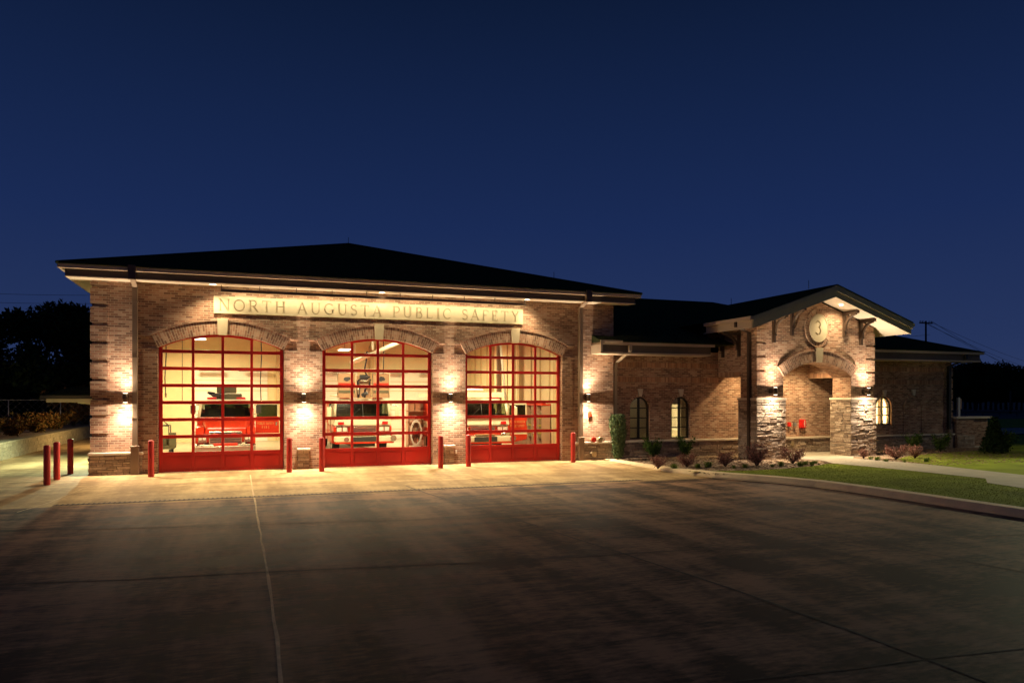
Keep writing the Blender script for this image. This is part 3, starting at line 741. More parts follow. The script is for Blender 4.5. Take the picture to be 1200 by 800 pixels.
# gable roof of the porch
GY0, GY1 = 22.87, 31.6; HS = 3.93; SL = .345
b = MB()
for sg in (-1, 1):
    xe = PC + sg * (HS + .03)
    b.face([(PC, GY0 - .03, 6.82), (xe, GY0 - .03, 6.82 - SL * HS), (xe, GY1, 6.82 - SL * HS), (PC, GY1, 6.82)])
    b.face([(PC, GY0 - .03, 6.78), (xe, GY0 - .03, 6.78 - SL * HS), (xe, 25.6, 6.78 - SL * HS), (PC, 25.6, 6.78)])
b.build('porch_roof', SHING, FS)
for sg in (-1, 1):
    xe = PC + sg * HS; ze = 6.80 - SL * HS
    b = MB(); b.hexa([(PC, GY0, 6.79 - .23), (xe, GY0, ze - .23), (xe, GY0 + .06, ze - .23), (PC, GY0 + .06, 6.79 - .23), (PC, GY0, 6.79), (xe, GY0, ze), (xe, GY0 + .06, ze), (PC, GY0 + .06, 6.79)])
    xi = PC + sg * (HS - .03); zi = 6.80 - SL * (HS - .03)
    b.hexa([(PC, GY0 + .06, 6.79 - .46), (xi, GY0 + .06, zi - .46), (xi, GY0 + .10, zi - .46), (PC, GY0 + .10, 6.79 - .46), (PC, GY0 + .06, 6.75), (xi, GY0 + .06, zi - .04), (xi, GY0 + .10, zi - .04), (PC, GY0 + .10, 6.75)])
    b.build('rake_board', RAKE, FS)
    # sloped soffit under the overhang
    b = MB(); b.hexa([(PC, GY0 + .10, 6.80 - .44), (xi, GY0 + .10, zi - .44), (xi, PY - .001, zi - .44), (PC, PY - .001, 6.80 - .44), (PC, GY0 + .10, 6.80 - .41), (xi, GY0 + .10, zi - .41), (xi, PY - .001, zi - .41), (PC, PY - .001, 6.80 - .41)])
    w0 = PC + sg * 2.97; zw = 6.80 - SL * 2.97
    b.hexa([(w0, PY, zw - .44), (xi, PY, zi - .44), (xi, 26.1, zi - .44), (w0, 26.1, zw - .44), (w0, PY, zw - .41), (xi, PY, zi - .41), (xi, 26.1, zi - .41), (w0, 26.1, zw - .41)])
    b.build('porch_soffit', SOFF, FS)
    # side eave: gutter and fascia
    yb = GY0 + 3.0; b = MB()
    xa, xb = sorted((xe, xe + sg * .12)); b.box(xa, xb, GY0 + .02, yb, ze - .14, ze - .01); b.build('gutter', TRIM, FS)
    xa, xb = sorted((xe - sg * .05, xe - sg * .0)); b = MB(); b.box(xa, xb, GY0 + .101, yb, ze - .42, ze - .02); b.build('fascia', TRIM, FS)
# knee brackets
def bracket(x, y, z, dx, dy, L=.78, H=1.02):
    """post on the wall, arm under the roof, curved brace between them"""
    b = MB(); px, py = -dy, dx; wd = .055
    def P(o, s, zz): return (x + dx * o + px * s, y + dy * o + py * s, zz)
    def bar(o0, z0, o1, z1, t, ww=wd):
        d = Vector((o1 - o0, z1 - z0)).normalized(); n = Vector((-d.y, d.x)) * t / 2
        q = [(o0 - n.x, z0 - n.y), (o1 - n.x, z1 - n.y), (o1 + n.x, z1 + n.y), (o0 + n.x, z0 + n.y)]
        b.hexa([P(q[0][0], -ww, q[0][1]), P(q[1][0], -ww, q[1][1]), P(q[1][0], ww, q[1][1]), P(q[0][0], ww, q[0][1]), P(q[3][0], -ww, q[3][1]), P(q[2][0], -ww, q[2][1]), P(q[2][0], ww, q[2][1]), P(q[3][0], ww, q[3][1])])
    bar(.05, z - H, .05, z, .10); bar(.0, z - .055, L, z - .055, .11, wd + .006)
    n = 8
    for i in range(n):
        t0, t1 = PI/2 * i / n, PI/2 * (i + 1) / n
        o = lambda t: (.1 + (L - .2) * (1 - math.cos(t)), z - H * .72 + (H * .72 - .11) * math.sin(t))
        (o0, z0), (o1, z1) = o(t0), o(t1); bar(o0, z0, o1, z1, .085, wd - .012)
    bar(.1, z - H * .72, .16, z - H * .72, .05, wd + .01)
    b.build('roof_bracket', BRONZE, FS)
for dx in (-2.19, -1.32, 1.32, 2.19): bracket(PC + dx, PY, ptop(PC + dx) + .04, 0, -1)
for y in (24.95, 26.0): bracket(PX0, y, 5.02, -1, 0, .8, .95)
# oval brick surround for the number sign
b = MB(); n = 36
for i in range(n):
    t0, t1 = 2*PI*i/n, 2*PI*(i+1)/n
    P = lambda t, k, yy: (PC + math.cos(t) * (.46 + k), yy, 5.20 + math.sin(t) * (.57 + k))
    s0, s1 = t0 * .52, t1 * .52
    b.face([P(t0, 0, PY-.04), P(t1, 0, PY-.04), P(t1, .2, PY-.04), P(t0, .2, PY-.04)], [(0, s0), (0, s1), (.215, s1), (.215, s0)])
    b.face([P(t0, .2, PY-.04), P(t1, .2, PY-.04), P(t1, .2, PY), P(t0, .2, PY)])
b.build('oval_surround', BRICK, FS)

# downspouts
def spout(x, y, ztop, zb, w_=.13, boot=True, elbow=None, m=SPOUT):
    b = MB()
    if elbow: 
        (ex, ey, ez) = elbow
        h = w_ / 2
        def seg(p, q):
            p, q = Vector(p), Vector(q)
            b.hexa([(p.x-h, p.y-h, p.z), (p.x+h, p.y-h, p.z), (p.x+h, p.y+h, p.z), (p.x-h, p.y+h, p.z), (q.x-h, q.y-h, q.z), (q.x+h, q.y-h, q.z), (q.x+h, q.y+h, q.z), (q.x-h, q.y+h, q.z)])
        seg((x, y, ztop), (ex, ey, ez - .22)); seg((ex, ey, ez - .22), (ex, ey, ez))
    b.box(x - w_/2, x + w_/2, y - w_/2, y + w_/2, zb, ztop)
    o = b.build('downspout', m, FS, bevel=.008)
    for z in [ztop * .3, ztop * .62, ztop * .92]:
        c = MB(); c.box(x - w_/2 - .02, x + w_/2 + .02, y - w_/2 - .008, y + w_/2, z, z + .035); c.build('strap', m, o)
    if boot:
        c = MB(); c.box(x - .115, x + .115, y - .115, y + .10, 0.0, .86); c.box(x - .13, x + .13, y - .13, y + .11, .86, .90); c.build('downspout_boot', mat('boot tan', (.22,.16,.11), .6), FS, bevel=.01)
for x in (-3.06, 12.34):
    spout(x, YF - .10, 5.86, .0, .15, elbow=(x, Y0 + .12 if False else 25.42, 6.27))
    b = MB(); b.prism([(x - .11, 6.0), (x + .11, 6.0), (x + .11, 6.44), (x - .11, 6.44)], 25.20, 25.31, 'y'); b.build('conductor_head', BRONZE, FS)
spout(13.98, YW - .10, 3.75, .0, .13, elbow=(14.15, 25.40, 4.42), m=mat('spout light tan', (.44,.35,.24), .45))
spout(PX0 - .09, 24.25, 4.95, .0, .13, boot=False, elbow=(PX0 - .95, 23.9, 5.33), m=BRONZE)
spout(31.9, YW - .10, 3.9, .0, .14, elbow=(31.9, 25.40, 4.42), m=FROST)

# overhead doors
def bay_door(a, c):
    m = (a + c) / 2; h = (c - a) / 2; Rr = (h*h + RISE*RISE) / (2*RISE); cz = SPR + RISE - Rr
    y0, y1 = YF + .16, YF + .22; top = SPR + RISE
    arc = lambda x: cz + math.sqrt(max(0, Rr*Rr - (x - m) ** 2))
    L, Rg = a + .015, c - .015
    f = MB(); e = .11
    f.box(L, L + e, y0, y1, .01, arc(L)); f.box(Rg - e, Rg, y0, y1, .01, arc(Rg))
    cols = [L + e + (Rg - L - 2 * e) * k / 4 for k in range(5)]
    for x in cols[1:4]: f.box(x - .044, x + .044, y0 - .006, y1 - .01, .01, arc(x) - .01)
    for k in range(7):
        z = .60 + .55 * k; f.box(L + .002, Rg - .002, y0 - .003, y1 - .006, z - .053, z + .053)
    f.box(L + .002, Rg - .002, y0 - .003, y1 - .006, .012, .075)
    n = 24
    for i in range(n):
        xa, xb = L + (Rg - L) * i / n, L + (Rg - L) * (i + 1) / n
        t = .075 if abs((xa + xb) / 2 - m) < 1.0 else .03
        f.hexa([(xa, y0 + .004, arc(xa) - t), (xb, y0 + .004, arc(xb) - t), (xb, y1, arc(xb) - t), (xa, y1, arc(xa) - t), (xa, y0 + .004, arc(xa) + .03), (xb, y0 + .004, arc(xb) + .03), (xb, y1, arc(xb) + .03), (xa, y1, arc(xa) + .03)])
    d = f.build('bay_door', RED, FS, bevel=.004)
    for k in range(4):
        x0, x1 = cols[k] + (.03 if k else -.02), cols[k + 1] - (.03 if k < 3 else -.02)
        p = MB(); p.box(x0, x1, y0 + .025, y1 - .012, .07, .565); p.box(x0 + .05, x1 - .05, y0 + .014, y0 + .026, .125, .51); p.build('bottom_panel', RED, d, bevel=.006)
    g = MB(); g.prism([(L + .05, .6), (Rg - .05, .6)] + [(Rg - .05 - (Rg - L - .1) * i / 16, arc(Rg - .05 - (Rg - L - .1) * i / 16)) for i in range(17)], y0 + .03, y0 + .036, 'y')
    g.build('glass_pane', GLASS, d)
    t = MB(); t.box(a + .002, a + .03, y1 + .002, y1 + .10, .01, 4.0); t.box(c - .03, c - .002, y1 + .002, y1 + .10, .01, 4.0); t.build('door_track', STEEL, d)
for a, c in DOORS: bay_door(a, c)

# ------------------------------------------------------------------ lettering
SER = .16
def arcp(cx, cy, rx, ry, a0, a1, n=12): return [(cx + rx * math.cos(R(a0 + (a1 - a0) * i / n)), cy + ry * math.sin(R(a0 + (a1 - a0) * i / n))) for i in range(n + 1)]
TK, TN, SF = .13, .07, .05
def sf(x, y, w_=.26): return ([(x - w_/2, y), (x + w_/2, y)], SF)
GL = {
 'N': (.86, [([(.12,0),(.12,1)],TN), ([(.74,0),(.74,1)],TN), ([(.10,1),(.74,0)],TK), sf(.12,.02), sf(.74,.98), sf(.08,.98,.2)]),
 'O': (.95, [(arcp(.47,.5,.40,.47,0,360,28), .10)]),
 'R': (.80, [([(.15,0),(.15,1)],TK), (arcp(.36,.73,.26,.24,90,-90), .09), ([(.15,.97),(.36,.97)],TN), ([(.15,.49),(.36,.49)],TN), ([(.36,.49),(.74,.02)],TK), sf(.15,.02), sf(.74,.02,.16), sf(.1,.98,.16)]),
 'T': (.80, [([(.40,0),(.40,.97)],TK), ([(.04,.96),(.76,.96)],TN), ([(.06,.97),(.05,.80)],SF), ([(.74,.97),(.75,.80)],SF), sf(.40,.02)]),
 'H': (.90, [([(.16,0),(.16,1)],TK), ([(.74,0),(.74,1)],TK), ([(.16,.52),(.74,.52)],TN), sf(.16,.02), sf(.16,.98), sf(.74,.02), sf(.74,.98)]),
 'A': (.86, [([(.08,0),(.42,1)],TN), ([(.40,1),(.76,0)],TK), ([(.2,.34),(.64,.34)],TN), sf(.08,.02,.22), sf(.76,.02)]),
 'U': (.86, [([(.14,1),(.14,.35)],TK), (arcp(.43,.35,.29,.32,180,360,14), .09), ([(.72,.35),(.72,1)],TN), sf(.14,.98), sf(.72,.98)]),
 'G': (.90, [(arcp(.46,.5,.38,.46,45,320,24), .10), ([(.75,.42),(.75,.14)],TK), sf(.75,.43,.24)]),
 'S': (.62, [(arcp(.32,.74,.21,.22,30,270,16) + arcp(.31,.27,.23,.24,90,-150,16), .10)]),
 'P': (.70, [([(.15,0),(.15,1)],TK), (arcp(.36,.70,.26,.27,90,-90), .10), ([(.15,.97),(.36,.97)],TN), ([(.15,.43),(.36,.43)],TN), sf(.15,.02), sf(.1,.98,.16)]),
 'B': (.74, [([(.15,0),(.15,1)],TK), (arcp(.36,.75,.20,.22,90,-90), .09), (arcp(.38,.27,.26,.26,90,-90), .10), ([(.15,.97),(.36,.97)],TN), ([(.15,.53),(.38,.53)],TN), ([(.1,.025),(.38,.025)],TN)]),
 'L': (.68, [([(.15,0),(.15,1)],TK), ([(.06,.03),(.62,.03)],TN), ([(.60,.03),(.63,.22)],SF), sf(.15,.98)]),
 'I': (.38, [([(.19,0),(.19,1)],TK), sf(.19,.02), sf(.19,.98)]),
 'C': (.86, [(arcp(.46,.5,.38,.46,45,315,24), .10), ([(.74,.86),(.74,.66)],SF)]),
 'F': (.66, [([(.15,0),(.15,1)],TK), ([(.08,.97),(.60,.97)],TN), ([(.15,.52),(.48,.52)],TN), ([(.59,.97),(.61,.80)],SF), sf(.15,.02)]),
 'E': (.68, [([(.15,0),(.15,1)],TK), ([(.08,.97),(.58,.97)],TN), ([(.15,.52),(.48,.52)],TN), ([(.08,.03),(.62,.03)],TN), ([(.58,.97),(.60,.80)],SF), ([(.61,.03),(.64,.22)],SF)]),
 'Y': (.80, [([(.40,0),(.40,.5)],TK), ([(.40,.48),(.08,1)],TK), ([(.40,.48),(.72,1)],TN), sf(.40,.02), sf(.08,.98,.22), sf(.72,.98,.22)]),
 'M': (1.0, [([(.12,0),(.12,1)],TN), ([(.12,1),(.48,.05)],TK), ([(.48,.05),(.84,1)],TN), ([(.84,0),(.84,1)],TK)]),
 'D': (.84, [([(.15,0),(.15,1)],TK), (arcp(.34,.5,.38,.47,90,-90,18), .10), ([(.08,.97),(.34,.97)],TN), ([(.08,.03),(.34,.03)],TN)]),
 '3': (.66, [(arcp(.31,.74,.22,.22,150,-80,16), .10), (arcp(.31,.28,.25,.26,88,-150,18), .11)]),
 ' ': (.42, []),
}
def text_w(s): return sum(GL[c][0] for c in s)
def letters(b, s, x, z, h, width, y0, y1, sx=1.0):
    """upright strokes in the x-z plane, each stroke a prism from y0 to y1"""
    tot = text_w(s); gap = (width / (h * sx) - tot) / max(1, len(s) - 1); cx = x; eps = 0
    for ch in s:
        wd, st = GL[ch]
        for pts, t in st:
            for p, q in zip(pts, pts[1:]):
                d = Vector((q[0] - p[0], q[1] - p[1])); L = d.length
                if L < 1e-6: continue
                d /= L; n = Vector((-d.y, d.x)) * (t / 2); ext = (t * .22 if len(pts) > 2 else 0); d = d * ext; eps += 1
                dy = (eps % 7) * .0003
                c = [(p[0]-d.x-n.x, p[1]-d.y-n.y), (q[0]+d.x-n.x, q[1]+d.y-n.y), (q[0]+d.x+n.x, q[1]+d.y+n.y), (p[0]-d.x+n.x, p[1]-d.y+n.y)]
                b.prism([(cx + k[0] * h * sx, z + k[1] * h) for k in c], y0 - dy, y1 + dy, 'y')
        cx += (wd + gap) * h * sx

def carve(panel, cut):
    cu = cut.build('cutter', CREAMST); md = panel.modifiers.new('cut', 'BOOLEAN'); md.object = cu; md.operation = 'DIFFERENCE'; md.solver = 'EXACT'; md.use_self = True
    bpy.context.view_layer.update(); dg = bpy.context.evaluated_depsgraph_get()
    ev = panel.evaluated_get(dg); me = bpy.data.meshes.new_from_object(ev); panel.modifiers.clear()
    n0 = len(panel.data.polygons)
    if len(me.polygons) > 30: panel.data = me
    else: print('CARVE FAILED')
    print('carve', n0, len(me.polygons))
    bpy.data.objects.remove(cu)
# station name, carved in cream stone
SG = thing('name_sign', 'long cream stone sign carved NORTH AUGUSTA PUBLIC SAFETY above the bay doors', 'sign', (4.6, YF, 5.15))
SX0, SX1 = -.77, 9.98
b = MB(); b.box(SX0 + .03, SX1 - .03, YF - .060, YF - .024, 5.18, 5.68); pan = b.build('panel', CREAMST, SG)
cut = MB(); 
letters(cut, 'NORTH AUGUSTA PUBLIC SAFETY', SX0 + .16, 5.235, .385, SX1 - SX0 - .32, YF - .14, YF + .01)
for k in range(1, 10):
    x = SX0 + (SX1 - SX0) * k / 10; cut.box(x - .004, x + .004, YF - .15, YF - .03, 5.1, 5.8)
carve(pan, cut)
RECESS_SHADE = mat('weathered stone recess', (.37,.30,.19), .9, var=.08)  # darker tone painted in as shade inside the carved letters
b = MB(); b.box(SX0 + .03, SX1 - .03, YF - .022, YF - .001, 5.18, 5.68); b.build('sign_backing', RECESS_SHADE, SG)
b = MB(); b.box(SX0, SX1, YF - .072, YF - .001, 5.15, 5.18); b.box(SX0, SX1, YF - .072, YF - .001, 5.68, 5.71); b.box(SX0, SX0 + .03, YF - .072, YF - .001, 5.18, 5.68); b.box(SX1 - .03, SX1, YF - .072, YF - .001, 5.18, 5.68)
b.build('sign_border', CREAMST, SG)
# oval number sign
OS = thing('number_sign', 'cream oval stone plaque with the number 3 in the porch gable', 'sign', (PC, PY, 5.20))
b = MB(); b.disc_y((PC, 5.20), .455, PY - .07, PY - .034, 40, .565); pan = b.build('plaque', CREAMST, OS)
cut = MB(); letters(cut, '3', PC - .21, 4.93, .56, .3, PY - .12, PY + .01, .92)
carve(pan, cut)
b = MB(); b.disc_y((PC, 5.20), .44, PY - .032, PY - .001, 40, .55); b.build('plaque_backing', RECESS_SHADE, OS)
b = MB(); n = 40
for i in range(n):
    t0, t1 = 2*PI*i/n, 2*PI*(i+1)/n
    P = lambda t, k, yy: (PC + math.cos(t) * (.455 + k), yy, 5.20 + math.sin(t) * (.565 + k))
    b.hexa([P(t0,-.03,PY-.085), P(t1,-.03,PY-.085), P(t1,-.03,PY-.071), P(t0,-.03,PY-.071), P(t0,.0,PY-.085), P(t1,.0,PY-.085), P(t1,.0,PY-.071), P(t0,.0,PY-.071)])
b.build('rim', CREAMST, OS)

# ------------------------------------------------------------------ lamps
def sconce(x, y, z, label, wu, wd, group, off=.21):
    t = thing('wall_lamp', label, 'wall lamp', (x, y, z), group)
    b = MB(); b.cyl((x, y - off), .075, z - .14, z + .14, 18); b.build('lamp_body', BRONZE, t)
    b = MB(); b.box(x - .03, x + .03, y - off + .07, y - .02, z - .05, z + .05); b.box(x - .07, x + .07, y - .022, y - .001, z - .09, z + .09); b.build('bracket', BRONZE, t)
    b = MB(); b.cyl((x, y - off), .062, z - .146, z - .141, 16); b.cyl((x, y - off), .062, z + .141, z + .146, 16); b.build('lens', LENS, t)
    col = (1, .79, .56)
    for sg, wt in ((1, wu), (-1, wd)):
        p = (x, y - off, z + sg * .16)
        spot(t, p, (x, y - off + .01, z + sg * 2), wt * .27, 173, .10, col, .05, .5)
        spot(t, p, (x, y - off + .01, z + sg * 2), wt * .8, 125, 1.0, col, .05, .4)
gl = 'up and down wall lamps on the facade'
sconce(-3.32, YF - .0, 2.40, 'bronze wall lamp over the downspout at the left end of the facade', 640, 1000, gl)
sconce(2.045, YF - .0, 2.40, 'bronze wall lamp on the brick pier between the left and middle bay doors', 640, 1000, gl)
sconce(7.14, YF - .0, 2.40, 'bronze wall lamp on the brick pier between the middle and right bay doors', 640, 1000, gl)
sconce(12.62, YF - .0, 2.40, 'bronze wall lamp beside the downspout right of the right bay door', 640, 1000, gl)
sconce(19.52, PY - .0, 2.66, 'bronze wall lamp above the left stone pier of the entry porch', 620, 700, gl, .31)
sconce(24.19, PY - .0, 2.66, 'bronze wall lamp above the right stone pier of the entry porch', 620, 700, gl, .31)
def downlight(x, y, z, label, watts, size=100, tgt=None, smooth=0.6, col=(1, .76, .44)):
    t = thing('soffit_light', label, 'downlight', (x, y, z), 'recessed downlights')
    b = MB(); b.lathe((x, y, z), [(.13, 0), (.13, -.012), (.10, -.02), (.10, -.004)], 20); b.build('trim_ring', WHITEP, t)
    b = MB(); b.cyl((x, y), .10, z - .012, z - .006, 18); b.build('lens', LENS, t)
    spot(t, (x, y, z - .03), tgt or (x, y, 0), watts, size, .8, col, .08, smooth)
for i, (x, lb) in enumerate(((-.78, 'left'), (4.62, 'middle'), (9.98, 'right'))):
    downlight(x, 25.60, 6.03, ('round recessed soffit downlight above the left end of the long name sign', 'round recessed soffit downlight above the middle of the long name sign', 'round recessed soffit downlight above the right end of the long name sign')[i], 560, 125)
    spot(bpy.data.objects[sorted(o.name for o in bpy.data.objects if o.name.startswith('soffit_light'))[-1]], (x, 25.60, 5.99), (x + .4, 22.2, 0), 2300, 84, 1.0, (1, .78, .44), .08, .6)
downlight(22.60, 23.40, 6.80 - SL * .75 - .44, 'round downlight in the sloped soffit of the porch gable', 600, 145)
downlight(22.5, 25.15, 3.86, 'round downlight in the ceiling of the entry porch', 900, 165, smooth=1.2, col=(1, .72, .38))
downlight(19.85, 25.5, 3.86, 'added unseen downlight at the left end of the entry porch ceiling', 520, 150, smooth=1.4, col=(1, .70, .34))  # added lamp out of view, makes the wash on the wing wall
# linear sign light
LB = thing('linear_sign_light', 'long thin bar light hung under the soffit over the name sign', 'sign light', (4.6, 25.85, 5.9))
b = MB(); b.box(-.55, 9.95, 25.64, 25.72, 5.85, 5.89); b.box(-.55, 9.95, 25.615, 25.640, 5.80, 5.89); b.build('light_bar', BRONZE, LB)
b = MB()
for k in range(10):
    x = -.53 + k * 1.16; b.box(x - .01, x + .01, 25.67, 25.71, 5.87, 6.03)
b.build('hanger', BRONZE, LB)
b = MB(); b.box(-.5, 9.9, 25.68, 25.70, 5.840, 5.848); b.build('lens', LENS2, LB)
area(LB, (4.7, 25.69, 5.835), (4.7, 25.95, 5.3), 100, 10.4, .03, (1, .80, .46), 180)

# bay ceiling lights
for i, (xc, yy, zc) in enumerate(((-1.0, 28.4, 5.3), (4.6, 28.4, 5.3), (9.7, 28.4, 5.3), (-1.8, 39.7, 5.3), (4.85, 37.0, 4.75), (9.4, 38.5, 5.3))):
    t = thing('bay_light', ('white strip light high inside the left bay behind the door arch', 'white strip light high inside the middle bay behind the door arch', 'white strip light high inside the right bay behind the door arch', 'bright strip light at the back of the left bay', 'bright low hung strip light at the back of the middle bay', 'strip light at the back of the right bay')[i], 'ceiling light', (xc, yy, zc), 'ceiling lights inside the bays')
    b = MB(); b.box(xc - .28, xc + .28, yy - .6, yy + .6, zc, zc + .06); b.build('housing', WHITEP, t)
    b = MB(); b.box(xc - .25, xc + .25, yy - .57, yy + .57, zc - .015, zc - .002); b.build('lens', LENS2, t)
    b = MB(); b.box(xc - .01, xc + .01, yy - .01, yy + .01, zc + .06, 5.89); b.build('hanger', DARK, t)
    area(t, (xc, yy, zc - .03), (xc, yy, 0), 620 if yy < 30 else 950, .9, 1.6, (1, .80, .47), 175)
# rear roll doors and heaters (parts of the building)
for (a, c) in ((-2.3, 1.5), (2.7, 6.5), (7.8, 11.6)):
    b = MB(); b.box(a, c, 43.93, 43.98, 0.01, 3.9)
    d = b.build('rear_door', WHITEP, FS)
    b = MB()
    for k in range(1, 7): b.box(a, c, 43.915, 43.929, k * .56 - .015, k * .56 + .015)
    b.build('panel_seam', CREAMD, d)
    b = MB(); b.tube([(a + .3, 43.2, 3.95), (a + 1.5, 43.2, 3.95)], .10, 10); b.tube([(a + 2.3, 43.2, 3.95), (a + 3.5, 43.2, 3.95)], .10, 10); b.build('tube_heater', BROWN, FS)
# exhaust rail ducts in the middle bay
ED = thing('exhaust_duct', 'white exhaust extraction duct hanging diagonally in the middle bay', 'duct', (4.4, 32, 4.2))
b = MB(); b.tube([at(412, 425, 34), at(441, 412.5, 31.5), at(472, 399, 29)], .09, 12); b.build('duct_pipe', WHITEP, ED)
b = MB(); b.tube([at(436, 392, 31.5), at(437, 410, 31.5)], .05, 8); b.tube([at(446, 395, 31.5), at(441, 412, 31.5)], .03, 8); b.tube([at(416, 425, 34), at(416, 395, 34)], .02, 6); b.build('hanger', WHITEP, ED)
ED2 = thing('exhaust_hose', 'black flexible hose dangling beside the exhaust duct in the middle bay', 'hose', (4.6, 33, 3))
b = MB(); b.tube([at(430, 412, 33), at(429, 424, 33), at(427, 434, 33), at(430, 440, 33)], .035, 8); b.build('hose', DARK, ED2)
ED3 = thing('leaning_duct', 'white pipe running down diagonally in the right bay above the ladder', 'duct', (9, 32, 4))
b = MB(); b.tube([at(586.5, 402, 32), at(589, 430, 32), at(593, 472, 32)], .055, 10); b.build('duct_pipe', WHITEP, ED3)
b = MB(); p, q = at(586, 408, 33.4), at(588.5, 490, 33.4); b.box(p.x - .13, p.x + .08, 33.4, 33.55, 0.01, 5.44); b.build('column', mat('brown column', (.22,.13,.06), .7), FS)

# ------------------------------------------------------------------ vehicles
def wheel(t, x, y, r=.45, wd=.28, sg=1):
    b = MB(); b.disc_x((y, r), r, x - wd/2, x + wd/2, 28); w_ = b.build('wheel', BLACK, t, bevel=.03)
    b = MB(); xo = x + sg * (wd/2 + .004); b.disc_x((y, r), r * .58, min(xo, xo - sg*.03), max(xo, xo - sg*.03), 20); b.disc_x((y, r), r * .2, min(xo, xo + sg*.06), max(xo, xo + sg*.06), 12); b.build('rim', CHROME, w_)
def seats(t, xs, y, z):
    b = MB()
    for x in xs: b.box(x - .22, x + .22, y, y + .14, z - .55, z - .02); b.box(x - .13, x + .13, y + .01, y + .11, z - .02, z + .12)
    b.build('seat', DARK, t, bevel=.04)
# left: brush truck, bonneted
def brush_truck():
    cx, fy = -.50, 31.9
    t = thing('brush_truck', 'red bonneted fire truck with olive roof gear in the left bay', 'fire truck', (cx, fy, 0))
    W = 1.13
    b = MB()  # bonnet with sloping sides
    b.hexa([(cx-.86, fy+.12, .60), (cx+.86, fy+.12, .60), (cx+.98, fy+1.5, .60), (cx-.98, fy+1.5, .60), (cx-.74, fy+.16, 1.22), (cx+.74, fy+.16, 1.22), (cx+.92, fy+1.5, 1.60), (cx-.92, fy+1.5, 1.60)])
    b.build('bonnet', TRED, t, bevel=.07)
    b = MB()
    for sg in (-1, 1):
        xa, xb = sorted((cx + sg*.80, cx + sg*W))
        b.prism([(fy+.10, .55), (fy+.10, 1.05), (fy+.35, 1.22), (fy+1.35, 1.28), (fy+1.45, 1.1), (fy+1.42, .9), (fy+1.30, .98), (fy+.55, .98), (fy+.42, .85), (fy+.36, .55)], xa, xb, 'x')
    b.build('fender', TRED, t, bevel=.04)
    b = MB(); b.box(cx-W, cx+W, fy+1.5, fy+3.2, .55, 1.60); b.build('cab', TRED, t, bevel=.05)
    b = MB(); b.hexa([(cx-1.02, fy+1.72, 2.14), (cx+1.02, fy+1.72, 2.14), (cx+1.02, fy+3.15, 2.14), (cx-1.02, fy+3.15, 2.14), (cx-.95, fy+1.82, 2.27), (cx+.95, fy+1.82, 2.27), (cx+.95, fy+3.1, 2.27), (cx-.95, fy+3.1, 2.27)])
    b.build('cab_roof', TWHITE, t, bevel=.05)
    b = MB()
    for sg in (-1, 1):
        b.tube([(cx+sg*1.06, fy+1.5, 1.58), (cx+sg*.98, fy+1.76, 2.16)], .055, 6)
        b.box(cx+sg*1.02-.04, cx+sg*1.02+.04, fy+3.0, fy+3.15, 1.58, 2.16)
    b.build('pillar', TWHITE, t)
    b = MB(); b.face([(cx-1.02, fy+1.53, 1.61), (cx+1.02, fy+1.53, 1.61), (cx+.95, fy+1.77, 2.14), (cx-.95, fy+1.77, 2.14)]); b.build('windshield', CABGL, t)
    b = MB(); b.box(cx-1.05, cx+1.05, fy+2.9, fy+3.1, 1.60, 1.75); b.box(cx-.9, cx+.9, fy+3.06, fy+3.12, 1.7, 2.12); b.build('rear_window', CABGL, t)
    seats(t, (cx-.5, cx+.5), fy+2.2, 1.98)
    b = MB(); b.box(cx-.62, cx+.62, fy+.05, fy+.14, .50, 1.06); gr = b.build('grille', CHROME, t, bevel=.02)
    b = MB()
    for k in range(6): b.box(cx-.57, cx+.57, fy+.035, fy+.05, .54+k*.085, .585+k*.085)
    b.build('grille_bars', DARK, gr)
    b = MB()
    for x in (cx-.38, cx+.30): b.box(x-.11, x+.13, fy-.0, fy+.03, .86, .98)
    b.build('warning_light', mat('red lens', (.6,.02,.02), .3), t, bevel=.01)
    for sg in (-1, 1):
        b = MB(); b.box(cx+sg*.86-.16, cx+sg*.86+.16, fy+.05, fy+.11, .62, .90); h_ = b.build('headlight', CHROME, t, bevel=.02)
        b = MB()
        for q in (-.07, .07): b.disc_y((cx+sg*.86+q, .78), .06, fy+.03, fy+.05, 14)
        b.build('lens', WHITEP, h_)
    b = MB(); b.box(cx-1.13, cx+1.13, fy-.25, fy+.05, .30, .50); b.box(cx-1.0, cx+1.0, fy-.22, fy-.02, .50, .56); b.build('bumper', CHROME, t, bevel=.03)
    b = MB(); b.box(cx-.45, cx+.45, fy-.24, fy-.05, .50, .60); b.build('winch', TRED, t, bevel=.02)
    b = MB(); b.box(cx-.80, cx+.80, fy+2.0, fy+2.3, 2.28, 2.34); lb = b.build('light_bar', WHITEP, t, bevel=.01)
    b = MB(); b.box(cx-.76, cx-.40, fy+1.99, fy+2.31, 2.34, 2.43); b.box(cx+.40, cx+.76, fy+1.99, fy+2.31, 2.34, 2.43); b.build('beacon', MATS['red lens'], lb, bevel=.02)
    b = MB(); b.box(cx-.40, cx+.40, fy+2.6, fy+3.1, 2.60, 2.93); b.box(cx-.55, cx-.30, fy+2.5, fy+3.0, 2.30, 2.60); b.box(cx-.30, cx+.62, fy+2.5, fy+3.0, 2.28, 2.58); b.box(cx-.62, cx+.8, fy+2.4, fy+3.1, 2.275, 2.36); b.build('roof_gear', OLIVE, t, bevel=.06)
    b = MB(); b.tube([(cx-.5, fy+2.5, 2.6), (cx-.72, fy+2.3, 2.62), (cx-.55, fy+2.2, 2.5), (cx-.2, fy+2.3, 2.56)], .05, 8); b.build('roof_nozzle', DARK, t)
    b = MB(); b.box(cx-W, cx+W, fy+3.3, fy+6.5, .55, 1.95); b.build('body_box', TRED, t, bevel=.04)
